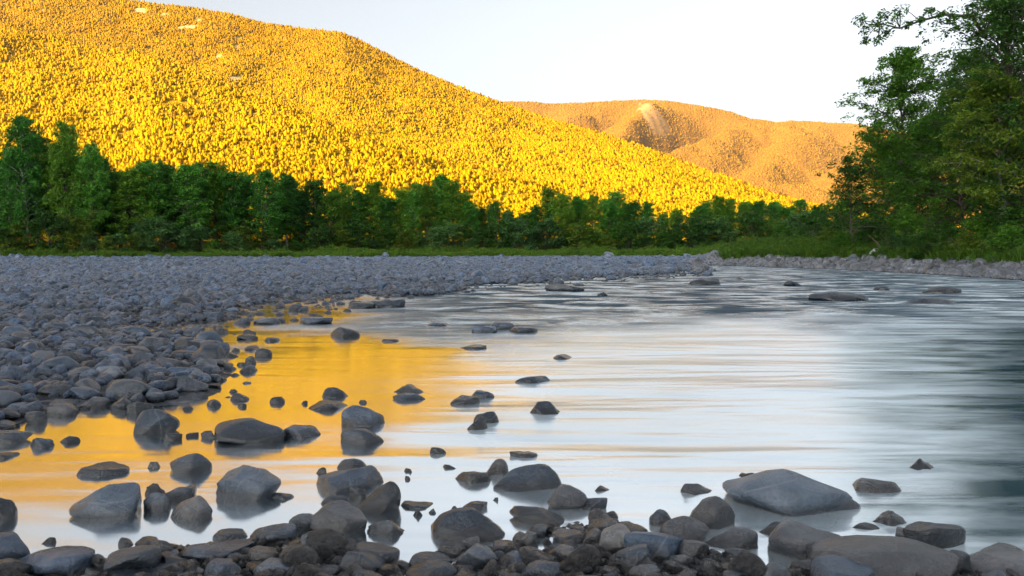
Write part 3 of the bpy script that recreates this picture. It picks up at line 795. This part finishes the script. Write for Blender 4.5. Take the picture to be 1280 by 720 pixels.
# ---- pebbles between the foreground rocks
X, Y = lattice(-3.2, 3.2, 1.8, 3.9, .027)
s2 = sdist(SHORE, X, Y)
k = (s2 > -.03 - .06 * rng.random(X.size)) & (rng.random(X.size) < .9)
X, Y = X[k], Y[k]; z = terrain(X, Y); n = len(X)
S = .0135 * np.exp(rng.normal(0, .5, n))
VARP = [lib_obj('pebble_shape', mesh_np('pebble_shape', *rock_shape(360 + k, ['round', 'rough', 'flat', 'wedge'][k % 4], 3)), M_PEB) for k in range(8)]
instancer('gravel', np.stack([X, Y, np.maximum(z, -.02) + S * .3], 1), np.stack([rng.normal(0, .5, n), rng.normal(0, .5, n), rng.uniform(0, 6.28, n)], 1),
          np.stack([S * 1.2, S * .95, S * .75], 1), rng.integers(0, 8, n), VARP, kind='stuff', label='brown and grey pebbles between the foreground stones', category='gravel')

# ------------------------------------------------------------------ vegetation
def tubes(paths, sides=6):
    Vs, Fs, off = [], [], 0
    ang = np.arange(sides) * 2 * math.pi / sides
    for pts, rad in paths:
        pts = np.asarray(pts, float); rad = np.asarray(rad, float); m = len(pts)
        tan = np.gradient(pts, axis=0); tan /= np.linalg.norm(tan, axis=1)[:, None] + 1e-9
        ref = np.where(np.abs(tan[:, 2:3]) > .9, np.array([[1., 0, 0]]), np.array([[0, 0, 1.]]))
        u = np.cross(tan, ref); u /= np.linalg.norm(u, axis=1)[:, None] + 1e-9; v = np.cross(tan, u)
        ring = pts[:, None] + (np.cos(ang)[None, :, None] * u[:, None] + np.sin(ang)[None, :, None] * v[:, None]) * rad[:, None, None]
        Vs.append(ring.reshape(-1, 3))
        a = np.arange(m - 1)[:, None] * sides + np.arange(sides)[None]; b2 = np.arange(m - 1)[:, None] * sides + (np.arange(sides)[None] + 1) % sides
        Fs.append(np.stack([a, b2, b2 + sides, a + sides], -1).reshape(-1, 4) + off); off += m * sides
    return np.concatenate(Vs), np.concatenate(Fs)
def leaves(centres, spread, per, size, r, up=.3):
    """leaf shaped quads scattered round the twig ends"""
    C = np.repeat(centres, per, 0); Sp = np.repeat(spread, per)
    n = len(C)
    d = r.normal(size=(n, 3)); d /= np.linalg.norm(d, axis=1)[:, None]
    rad = r.random(n) ** .45
    P = C + d * rad[:, None] * Sp[:, None] * np.array([1, 1, .62])
    P[:, 2] -= .12 * Sp * rad ** 2
    nrm = r.normal(size=(n, 3)); nrm[:, 2] = np.abs(nrm[:, 2]) + up; nrm += d * .5
    nrm /= np.linalg.norm(nrm, axis=1)[:, None]
    t = np.cross(nrm, r.normal(size=(n, 3))); t /= np.linalg.norm(t, axis=1)[:, None] + 1e-9
    b2 = np.cross(nrm, t)
    L = size * r.uniform(.6, 1.3, n)[:, None]; W = L * .42
    q = np.stack([P - t * L, P + b2 * W + nrm * L * .12, P + t * L * .95, P - b2 * W + nrm * L * .12], 1).reshape(-1, 3)
    Fi = np.arange(n * 4).reshape(-1, 4)
    ctint = np.repeat(r.random(len(centres)), per)
    tint = np.repeat(np.clip(.55 * ctint + .45 * r.random(n), 0, 1), 4)
    return q, Fi, tint
def make_tree(seed, Ht, Rad, base=.25, nlimb=26, nsub=5, per=26, leaf=.16, spread=.6, shape='ovoid', lean=0.0, r0=None, extra=None, trunks=1, up=.7):
    r = np.random.default_rng(seed)
    paths, cen, spr = [], [], []
    for tr in range(trunks):
        n = 9; tt = np.linspace(0, 1, n)
        la = r.uniform(0, 6.28); lx = lean + (.10 * math.cos(la) if trunks > 1 else 0); ly = .10 * math.sin(la) if trunks > 1 else 0
        hh = Ht * (1 if tr == 0 else r.uniform(.75, .95))
        tp = np.stack([lx * hh * tt ** 1.3 + np.cumsum(r.normal(0, .012 * hh, n)) * (tt > 0), ly * hh * tt + np.cumsum(r.normal(0, .012 * hh, n)) * (tt > 0), hh * .97 * tt], 1)
        rr = (r0 or Ht * .0135) * (1 - .86 * tt) * (1 if tr == 0 else .7)
        rr[0] *= 1.35
        paths.append((tp, rr))
        for k in range(nlimb // trunks):
            t = base + (1 - base) * ((k + r.random()) / (nlimb // trunks)) ** .9
            t = min(t, .985)
            o = np.array([np.interp(t, tt, tp[:, i]) for i in range(3)])
            u = (t - base) / (1 - base)
            prof = {'ovoid': math.sin(math.pi * min(.12 + .86 * u, 1)) ** .6, 'cone': (1 - u) ** .8 + .08, 'dome': math.sqrt(max(0, 1 - (u * .96) ** 2.4)), 'column': .55 + .45 * math.sin(math.pi * u)}[shape]
            az = k * 2.4 + r.normal(0, .5)
            L = Rad * prof * r.uniform(.6, 1.12) + .25
            el = r.uniform(.05, .5) + .7 * u
            dirv = np.array([math.cos(az) * math.cos(el), math.sin(az) * math.cos(el), math.sin(el)])
            m = 5; q = np.linspace(0, 1, m)
            lp = o + dirv * (q * L)[:, None] + np.stack([q * 0, q * 0, -.16 * L * q ** 2 * (1 - u) + .06 * L * np.sin(q * 3)], 1) + np.cumsum(r.normal(0, .02 * L, (m, 3)), 0) * (q > 0)[:, None]
            paths.append((lp, np.linspace(np.interp(t, tt, rr) * .55, .012, m)))
            for j in range(nsub):
                qq = r.uniform(.35, 1.0); c = np.array([np.interp(qq, q, lp[:, i]) for i in range(3)])
                off = r.normal(size=3) * np.array([1, 1, .6]) * L * .22
                e = c + off; cen.append(e); spr.append(spread * r.uniform(.55, 1.15))
                if j < 3: paths.append((np.stack([c, c + off * .6 + [0, 0, .04], e]), np.array([.02, .012, .006]) * Ht / 12))
            cen.append(lp[-1]); spr.append(spread * .7)
    if extra:
        for lp, cs in extra:
            lp = np.array(lp, float); paths.append((lp, np.linspace(.11, .018, len(lp))))
            for c, sp in cs:
                cen.append(np.array(c, float)); spr.append(sp)
                d = np.linalg.norm(lp - np.array(c), axis=1).argmin()
                paths.append((np.stack([lp[d], (lp[d] + c) / 2 + [0, 0, .08], c]), np.array([.03, .018, .008])))
    TV, TF = tubes(paths)
    LV, LF, tint = leaves(np.array(cen), np.array(spr), per, leaf, r, up)
    mt = mesh_np('trunk', TV, TF); ml = mesh_np('crown', LV, LF, smooth=False); attr(ml, 'tint', tint)
    return mt, ml
def plant_tree(name, meshes, loc, sc, rz, label, cat, group, part='trunk'):
    root = bpy.data.objects.new(name, None); COL.objects.link(root)
    root.location = loc; root.scale = sc; root.rotation_euler = (0, 0, rz)
    root['label'] = label; root['category'] = cat
    if group: root['group'] = group
    link(part, meshes[0], None, root); link('crown' if part == 'trunk' else 'foliage', meshes[1], None, root)
    return root
def mats(mm, bark, leafm):
    mm[0].materials.append(bark); mm[1].materials.append(leafm); return mm

# far belt of riverside trees, nominally 12 m high
protos = []
for k in range(9):
    shape = ['ovoid', 'dome', 'column'][k % 3]
    mm = make_tree(50 + k, 12, [2.9, 3.2, 2.1][k % 3], base=[.22, .14, .26][k % 3], nlimb=60, nsub=5, per=24, leaf=.20, spread=.72, shape=shape, up=1.0)
    protos.append((mats(mm, M_BARK_P if k % 2 == 0 else M_BARK, [M_BELT, M_BELT_Y, M_BELT_D, M_BELT, M_BELT_D, M_BELT_Y, M_BELT, M_BELT_Y, M_BELT][k]), k))
TOPS = [(-60, 190), (0, 208), (22, 190), (40, 160), (62, 195), (82, 165), (98, 200), (116, 186), (135, 214), (155, 206), (190, 212), (240, 222), (300, 222), (350, 230), (400, 232), (440, 248), (490, 238),
        (560, 229), (592, 262), (625, 262), (655, 266), (685, 243), (740, 246), (790, 250), (830, 272), (880, 259), (940, 262), (1000, 262), (1040, 272), (1100, 280), (1300, 270)]
ordw = lambda n: {1: 'first', 2: 'second', 3: 'third'}.get(n, None) or (f"{n}th" if n % 10 not in (1, 2, 3) or 10 < n % 100 < 14 else f"{n}{['st', 'nd', 'rd'][n % 10 - 1]}")
rT = np.random.default_rng(99)
def belt(n, x0, x1, dist, hmul, rowname, seed, kinds):
    for k in range(n):
        px = x0 + (x1 - x0) * (k + .5 + rT.uniform(-.3, .3)) / n
        D = dist(px) + rT.uniform(-2.5, 2.5)
        top = interp(TOPS, px)
        h = (YH - top) / F * D * hmul * rT.uniform(.84, 1.16) + .6
        (mm, kk) = protos[kinds[rT.integers(0, len(kinds))]]
        X = (px - 640) / F * D
        z = float(terrain(np.array([X]), np.array([D]))[0]) - .1
        ws = h / 12 * rT.uniform(.8, 1.1); ws = max(ws, .66)
        look = ['open', 'rounded', 'slender'][kk % 3]
        hue = {0: 'mid green', 1: 'yellow green', 2: 'dark green', 3: 'mid green', 4: 'dark green', 5: 'yellow green', 6: 'mid green', 7: 'yellow green', 8: 'mid green'}[kk]
        plant_tree('riverside_tree', mm, (X, D, z), (ws, ws, h / 12), rT.uniform(0, 6.28), f"{look} {hue} tree, {ordw(k + 1)} from the left in the {rowname} row beyond the gravel", 'tree', 'trees in the belt beyond the gravel bar')
distf = lambda px: 106 + 22 * sstep(100, 500, px) + 10 * sstep(500, 1000, px)
belt(70, -30, 1180, distf, 1.0, 'front', 1, list(range(9)))
belt(66, -40, 1140, lambda px: distf(px) + 8, .90, 'back', 2, [0, 1, 3, 5, 6, 8])
# the tall ones at the far left
for px, top, kk, lab in [(36, 152, 0, 'tallest open tree rising above the belt at the far left'), (82, 163, 1, 'tall round headed tree, second of the high ones at far left'), (116, 184, 3, 'narrow tree, third and lowest of the high ones at far left')]:
    D = 103; h = (YH - top) / F * D + .5; X = (px - 640) / F * D
    ws = h / 12 * .62
    plant_tree('riverside_tree', protos[kk][0], (X, D, .6), (ws, ws, h / 12), px, lab, 'tree', 'high trees at the left end of the belt')
# shrubs in front of them
sh = []
for k in range(5):
    mm = make_tree(80 + k, 3, 1.9, base=.05, nlimb=26, nsub=6, per=20, leaf=.13, spread=.42, shape='dome', r0=.05, trunks=3)
    sh.append(mats(mm, M_BARK, [M_WILLOW, M_LEAF, M_WILLOW, M_LEAF_Y, M_LEAF_D][k]))
hue5 = ['blue green', 'mid green', 'blue green', 'yellow green', 'dark green']
for k in range(56):
    px = -20 + 1110 * (k + .5 + rT.uniform(-.35, .35)) / 56
    D = distf(px) - 5 - rT.uniform(0, 3); X = (px - 640) / F * D
    h = rT.uniform(1.6, 5.2); kk = int(rT.integers(0, 5)); z = float(terrain(np.array([X]), np.array([D]))[0]) - .1
    ws = h / 3 * rT.uniform(.8, 1.2)
    plant_tree('willow_shrub', sh[kk], (X, D, z), (ws, ws, h / 3), rT.uniform(0, 6.28), f"{'low' if h < 2.6 else 'tall'} {hue5[kk]} shrub, {ordw(k + 1)} from the left at the foot of the belt", 'shrub', 'shrubs along the foot of the tree belt', 'stem')

# right bank trees
def rt(px, D, top, seed, R_, label, leafm, bark=M_BARK, grp=None, rz=0.0, zoff=-.1, **kw):
    X = (px - 640) / F * D
    z = float(terrain(np.array([X]), np.array([D]))[0]) + zoff
    h = CAM_H + (YH - top) / F * D - z
    mm = mats(make_tree(seed, h, R_, **kw), bark, leafm)
    return plant_tree('bank_tree', mm, (X, D, z), (1, 1, 1), rz, label, 'tree', grp or 'trees on the right bank'), h
rt(1134, 62, 74, 201, 3.9, 'airy tree with sky showing through its rounded crown on the right bank', M_LEAF, base=.32, nlimb=60, nsub=7, per=40, leaf=.14, spread=.66, shape='ovoid')
rt(1068, 56, 212, 202, 2.6, 'small dark tree leaning over the far bank, leftmost of the right bank', M_LEAF_D, base=.22, nlimb=34, nsub=6, per=24, leaf=.11, spread=.48, shape='dome', lean=-.05)
rt(1100, 64, 190, 203, 4.2, 'bushy tree under the airy one on the right bank', M_LEAF, base=.1, nlimb=54, nsub=6, per=30, leaf=.13, spread=.65, shape='dome')
rt(1160, 57, 168, 204, 4.2, 'dense bright green tree at the middle of the right bank', M_LEAF, base=.1, nlimb=60, nsub=6, per=32, leaf=.12, spread=.65, shape='dome')
# the tall one with a long bough reaching out over the river
D0 = 45.0; X0 = (1236 - 640) / F * D0
def loc(px, py, dy=0.0):
    D = D0 + dy
    return ((px - 640) / F * D - X0, dy, CAM_H + (YH - py) / F * D - 1.55)
bough = [loc(1232, 32), loc(1215, 6, -.3), loc(1180, 3, -.8), loc(1150, 11, -1.2), loc(1125, 20, -1.4), loc(1100, 14, -1.6), loc(1078, 10, -1.8)]
bc = [(loc(x, y, -1.3 + d), s_ * 1.35) for x, y, d, s_ in [(1075, 8, -.4, .34), (1084, 20, 0, .38), (1096, 14, -.3, .4), (1108, 24, .1, .34), (1098, 33, -.2, .30), (1082, 34, .1, .22), (1118, 6, -.2, .4), (1126, -4, .2, .4), (1104, 2, 0, .36), (1135, 14, .2, .25), (1150, 9, 0, .22), (1162, -3, .2, .26), (1175, 2, 0, .2), (1190, 6, 0, .35), (1204, 14, 0, .45)]]
rt(1236, D0, -70, 205, 3.8, 'tallest tree, its long bough reaching out over the river at the top right', M_LEAF_D, base=.34, nlimb=60, nsub=6, per=30, leaf=.11, spread=.55, shape='ovoid', zoff=-.1, extra=[(bough, bc + [((c[0] + .16, c[1] + .25, c[2] + .12), s_ * .9) for c, s_ in bc] + [((c[0] - .14, c[1] - .2, c[2] - .22), s_ * .8) for c, s_ in bc])])
rt(1272, 43, 4, 206, 4.2, 'dense leafy tree at the right frame edge', M_LEAF_D, base=.12, nlimb=76, nsub=6, per=32, leaf=.12, spread=.62, shape='ovoid')
rt(1212, 52, 118, 207, 4.0, 'full green tree standing behind the tallest one', M_LEAF, base=.08, nlimb=70, nsub=6, per=32, leaf=.12, spread=.65, shape='dome')
rt(1240, 60, 70, 208, 4.6, 'dark tree filling the gap behind the dense leafy ones', M_LEAF_D, base=.08, nlimb=70, nsub=6, per=30, leaf=.14, spread=.75, shape='ovoid')
rt(1262, 43, 110, 209, 3.0, 'slim pale trunked tree near the right frame edge', M_LEAF_Y, bark=M_BARK_P, base=.3, nlimb=44, nsub=6, per=50, leaf=.12, spread=.7, shape='dome')
rt(1330, 46, -20, 210, 4.5, 'big tree just past the right frame edge', M_LEAF_D, base=.1, nlimb=70, nsub=6, per=28, leaf=.13, spread=.7, shape='ovoid')
rt(1190, 70, 150, 211, 5.0, 'shaded tree deep behind the middle of the right bank', M_LEAF_D, base=.05, nlimb=70, nsub=6, per=28, leaf=.15, spread=.85, shape='dome')
rt(1135, 74, 200, 212, 4.6, 'low shaded tree deep behind the airy one', M_LEAF_D, base=.04, nlimb=64, nsub=6, per=28, leaf=.15, spread=.85, shape='dome')
rt(1290, 56, 120, 213, 5.0, 'shaded tree deep behind the right frame edge', M_LEAF_D, base=.04, nlimb=70, nsub=6, per=28, leaf=.15, spread=.85, shape='dome')
for k, (px, D, h, kk, lab) in enumerate([(1138, 50, 2.6, 1, 'pointed young shrub standing up from the right bank grass'), (1085, 58, 1.8, 4, 'low dark shrub under the small leaning tree'), (1035, 66, 1.6, 3, 'rounded low shrub at the left end of the right bank grass'),
        (1185, 48, 1.7, 4, 'dark shrub beside the driftwood on the right bank'), (1232, 44, 1.9, 1, 'green shrub at the foot of the tallest tree'), (1275, 41, 2.2, 4, 'dark shrub at the right frame edge'), (1050, 84, 4.0, 1, 'tall shrub behind the small leaning tree'), (1000, 92, 3.4, 0, 'blue green shrub past the bend of the right bank'),
        (1050, 55, 1.4, 1, 'small green shrub close to the bank gravel, left of the whitish boulder'), (1120, 49, 1.3, 0, 'blue green shrub close to the bank gravel, right of the whitish boulder'),
        (1160, 44, 1.5, 4, 'dark low shrub leaning over the bank gravel in front of the driftwood'), (1206, 42, 1.3, 3, 'yellow green shrub low on the bank between driftwood and dead branches'), (1254, 38, 1.5, 1, 'green shrub spilling onto the bank gravel near the right edge'),
        (1020, 74, 2.6, 4, 'dark shrub between the rounded low one and the bend'), (980, 88, 2.2, 1, 'green shrub farthest along the right bank')]):
    X = (px - 640) / F * D; z = float(terrain(np.array([X]), np.array([D]))[0]) - .1
    plant_tree('bank_shrub', sh[kk], (X, D, z), (h / 3 * (.7 if k == 0 else 1.2),) * 2 + (h / 3,), k * 1.3, lab, 'shrub', 'shrubs on the right bank', 'stem')

# grass
def tuft(seed, nb, h, spread_):
    r = np.random.default_rng(seed); Vs, Fs, T = [], [], []
    for k in range(nb):
        a = r.uniform(0, 6.28); rr = spread_ * math.sqrt(r.random()); b0 = np.array([rr * math.cos(a), rr * math.sin(a), 0])
        hh = h * r.uniform(.5, 1.15); d = np.array([math.cos(a + r.normal(0, .6)), math.sin(a + r.normal(0, .6)), 0]) * hh * r.uniform(.1, .6)
        w = np.array([-math.sin(a), math.cos(a), 0]) * h * .045
        p1 = b0 + d * .35 + [0, 0, hh * .6]; p2 = b0 + d + [0, 0, hh * .95]
        o = len(Vs); Vs += [b0 - w, b0 + w, p1 + w * .8, p1 - w * .8, p2]; Fs.append([o, o + 1, o + 2, o + 3]); Fs.append([o + 3, o + 2, o + 4, o + 4][:4])
        T += [r.random()] * 5
    F4 = [f for f in Fs if len(set(f)) == 4]; F3 = [f[:3] for f in Fs if len(set(f)) == 3]
    me = mesh_np('tuft', np.array(Vs), [np.array(F4), np.array(F3)], smooth=False); attr(me, 'tint', np.array(T)); return me
def weed(seed, h):
    r = np.random.default_rng(seed)
    c = r.normal(size=(9, 3)) * [.35, .35, .22] * h + [0, 0, .5 * h]; c[:, 2] = np.clip(c[:, 2], .1 * h, h)
    q, Fi, t = leaves(c, np.full(9, .28 * h), 22, .08 * h, r)
    me = mesh_np('weed', q, Fi, smooth=False); attr(me, 'tint', t); return me
gL = [lib_obj('tuft', tuft(k, 46, .8, .45), M_GRASS) for k in range(3)] + [lib_obj('weed', weed(k, 1.0), M_GRASS) for k in range(3)]
X, Y = lattice(-90, 62, 90, 132, .55)
z, veg, s, rb, s2 = terrain(X, Y, True)
k = (veg > .45) & (np.abs(X) < .72 * Y) & (rng.random(X.size) < np.where(Y < distf(pxof(X, Y)) + 2, 1, .25))
X, Y, z = X[k], Y[k], z[k]; n = len(X); g = rng.uniform(.45, 1.0, n) * (1 + .7 * np.clip(fbm(X * .25, Y * .25, octv=2, seed=8), -.4, 1))
instancer('grass', np.stack([X, Y, z - .03], 1), np.stack([0 * X, 0 * X, rng.uniform(0, 6.28, n)], 1), np.stack([g, g, g], 1), rng.integers(0, 6, n), gL, kind='stuff', label='bright green grass strip along the foot of the tree belt', category='grass')
gR = [lib_obj('tuft', tuft(20 + k, 60, .55, .35), M_GRASS_R) for k in range(4)] + [lib_obj('weed', weed(20 + k, .7), M_GRASS_R) for k in range(2)]
X, Y = lattice(10, 60, 30, 96, .33)
z, veg, s, rb, s2 = terrain(X, Y, True)
k = (veg > .4) & (rb > .5) & (X < .75 * Y) & (s < 26)
X, Y, z = X[k], Y[k], z[k]; n = len(X); g = rng.uniform(.7, 1.4, n)
instancer('grass', np.stack([X, Y, z - .03], 1), np.stack([0 * X, 0 * X, rng.uniform(0, 6.28, n)], 1), np.stack([g, g, g], 1), rng.integers(0, 6, n), gR, kind='stuff', label='long green grass on the right bank below the trees', category='grass')

# driftwood under the right bank trees
def branch_thing(name, px, D, L, seed, label, cat, col=M_WOOD, n=9):
    r = np.random.default_rng(seed); X = (px - 640) / F * D; z = float(terrain(np.array([X]), np.array([D]))[0])
    paths = [(np.array([[-L / 2, 0, .25], [0, .1, .55], [L / 2, .1, .5]]), [.16, .13, .07])]
    for k in range(n):
        a = np.array([r.uniform(-L / 2, L / 2), 0, .35]); d = np.array([r.normal(0, .5), r.normal(0, .5), r.uniform(.2, 1.1)])
        paths.append((np.stack([a, a + d * .5 + r.normal(0, .1, 3), a + d]), [.07, .04, .015]))
    V, Fq = tubes(paths, 7); o = link(name, mesh_np(name, V, Fq), col, label=label, category=cat); o.location = (X, D, z)
branch_thing('driftwood', 1172, 47, 2.4, 1, 'brown tangle of driftwood in the right bank grass', 'driftwood')
branch_thing('driftwood', 1112, 53, 1.3, 2, 'short pinkish driftwood stump left of the pointed shrub', 'driftwood', n=5)
branch_thing('driftwood', 1238, 42, 1.8, 3, 'dead branches low under the tallest tree', 'driftwood')
# a pale stone half hidden in the bank grass
X, Dp = (1091 - 640) / F * 50, 50.0; z = float(terrain(np.array([X]), np.array([Dp]))[0])
place_rock(X, Dp, .85, .7, z - .1, z + .72, 'pale', 'block', 'whitish boulder in the grass under the small leaning tree', 'boulders on the right bank', 4242, base=0)
X, Dp = (1066 - 640) / F * 50, 50.0; z = float(terrain(np.array([X]), np.array([Dp]))[0])
place_rock(X, Dp, 1.0, .8, z - .2, z + .35, 'grey', 'rough', 'grey boulder where the gravel meets the grass, below the leaning trunk', 'boulders on the right bank', 4243, base=0)

# ------------------------------------------------------------------ the forests on the hills
def blob(seed, tall, mat):
    V, Fa = ico(2); r = np.random.default_rng(seed); p = V.copy()
    n = fbm(p[:, 0] * 2 + seed, p[:, 1] * 2, p[:, 2] * 2, octv=2, seed=seed); p *= (1 + .38 * n)[:, None]
    p[:, 2] = p[:, 2] * tall + tall * .8
    if tall > 1.5: p[:, :2] *= (1.15 - .5 * np.clip(p[:, 2] / (2 * tall), 0, 1))[:, None]
    me = mesh_np('crown_shape', p, Fa, smooth=True); attr(me, 'tint', np.repeat(r.random(1), len(p)) * 0 + np.clip(.5 + .5 * vnoise(p[:, 0] * 3, p[:, 1] * 3, p[:, 2] * 3, seed), 0, 1))
    return lib_obj('crown_shape_%02d' % (seed % 100), me, mat)
def forest(name, px0, px1, y0, y1, cell, zf, rockf, mat, sz, label, grow=0.0, tall=(1.1, 1.3, 1.7, 2.2)):
    # equal ground area per crown
    A = (px1 - px0) / F * (y1 ** 2 - y0 ** 2) / 2; n = int(A / cell ** 2)
    Y = np.sqrt(rng.uniform(y0 ** 2, y1 ** 2, n)); P = rng.uniform(px0, px1, n); X = (P - 640) / F * Y
    z = zf(X, Y); e = (z - CAM_H) / Y
    # leave out what stands behind the crest
    zb = zf(X * (1 - 25 / Y), Y - 25); dens = .5 + .5 * vnoise(X / 45, Y / 60, seed=91)
    k = (z - zb > -9) & (rng.random(n) > rockf(X, Y, z) * 1.2) & (rng.random(n) < .55 + .6 * dens) & (z > BASE + .5)
    X, Y, z = X[k], Y[k], z[k]; n = len(X)
    g = sz * np.exp(rng.normal(0, .22, n)) * (1 - grow + 1.6 * grow * (Y - y0) / (y1 - y0))
    libs = [blob(int(sz * 10) + q, tall[q % len(tall)], mat if q < 15 or mat is M_GOLD_FAR else M_GOLD_D) for q in range(16)]
    instancer(name, np.stack([X, Y, z - .3 * g], 1), np.stack([0 * X, 0 * X, rng.uniform(0, 6.28, n)], 1), np.stack([g, g, g], 1), np.where(rng.random(n) < .10 * sstep(.1, .7, vnoise(X / 30, Y / 40, seed=55)) + .02, 15, rng.integers(0, 15, n)), libs, kind='stuff', label=label, category='forest')
    print(name, n)
forest('forest', -110, 1150, 300, 1880, 2.8, main_hill, main_rock, M_GOLD, 1.22, 'golden sunlit forest covering the large hill at left', tall=(1.0, 1.2, 1.5, 1.9), grow=.28)
forest('forest', 540, 1140, 2500, 4160, 6.2, far_hill, far_rock, M_GOLD_FAR, 2.4, 'orange forest covering the distant hills', tall=(.8, .9, 1.1, 1.3))

# ------------------------------------------------------------------ sky and sun
w = bpy.data.worlds.new('World'); SC.world = w; w.use_nodes = True
nt = w.node_tree
sky = nt.nodes.new('ShaderNodeTexSky'); sky.sky_type = 'NISHITA'; sky.sun_disc = False
az_from = math.atan2(-SUN_DIR.x, -SUN_DIR.y)           # bearing of the sun, clockwise from +Y
sky.sun_elevation = SUN_EL; sky.sun_rotation = az_from
sky.air_density = 1.0; sky.dust_density = 4.5; sky.ozone_density = 1.8; sky.altitude = 200
hs = nt.nodes.new('ShaderNodeHueSaturation'); hs.inputs['Saturation'].default_value = .30      # thin high haze pales the blue
nt.links.new(sky.outputs[0], hs.inputs['Color'])
bg = nt.nodes['Background']; nt.links.new(hs.outputs[0], bg.inputs[0]); bg.inputs[1].default_value = .077
sd = bpy.data.lights.new('sun', 'SUN'); sd.energy = 5.0; sd.angle = R(.5); sd.color = (1.0, .76, .46)
so = bpy.data.objects.new('sun', sd); COL.objects.link(so)
d = Vector((SUN_DIR.x * math.cos(SUN_EL), SUN_DIR.y * math.cos(SUN_EL), -math.sin(SUN_EL)))
so.rotation_euler = d.to_track_quat('-Z', 'Y').to_euler(); so.location = (-300, -400, 200)

vs = SC.view_settings
vs.view_transform = 'Standard'; vs.look = 'None'; vs.exposure = 2.28; vs.gamma = 1.0; vs.use_curve_mapping = False
SC.cycles.use_denoising = True
SC.cycles.max_bounces = 6; SC.cycles.diffuse_bounces = 3; SC.cycles.glossy_bounces = 3; SC.cycles.transmission_bounces = 3; SC.cycles.transparent_max_bounces = 4
SC.cycles.sample_clamp_indirect = 8

V = np.array([(x, y, z) for x in (-3200, 4200) for y in (-900, 5600) for z in (-80, 900)], float)
hm, hnt = newmat('valley_haze'); hb = NB(hnt)
pv = hb.n('ShaderNodeVolumePrincipled', {'Color': (.80, .82, .88, 1), 'Density': 2.0e-5, 'Anisotropy': .2})
hb.n('ShaderNodeOutputMaterial', {'Volume': pv.outputs[0]})
link('haze', mesh_np('haze', V, np.array([[0, 1, 3, 2], [4, 6, 7, 5], [0, 4, 5, 1], [2, 3, 7, 6], [0, 2, 6, 4], [1, 5, 7, 3]]), smooth=False), hm, kind='stuff')
SC.cycles.volume_bounces = 0
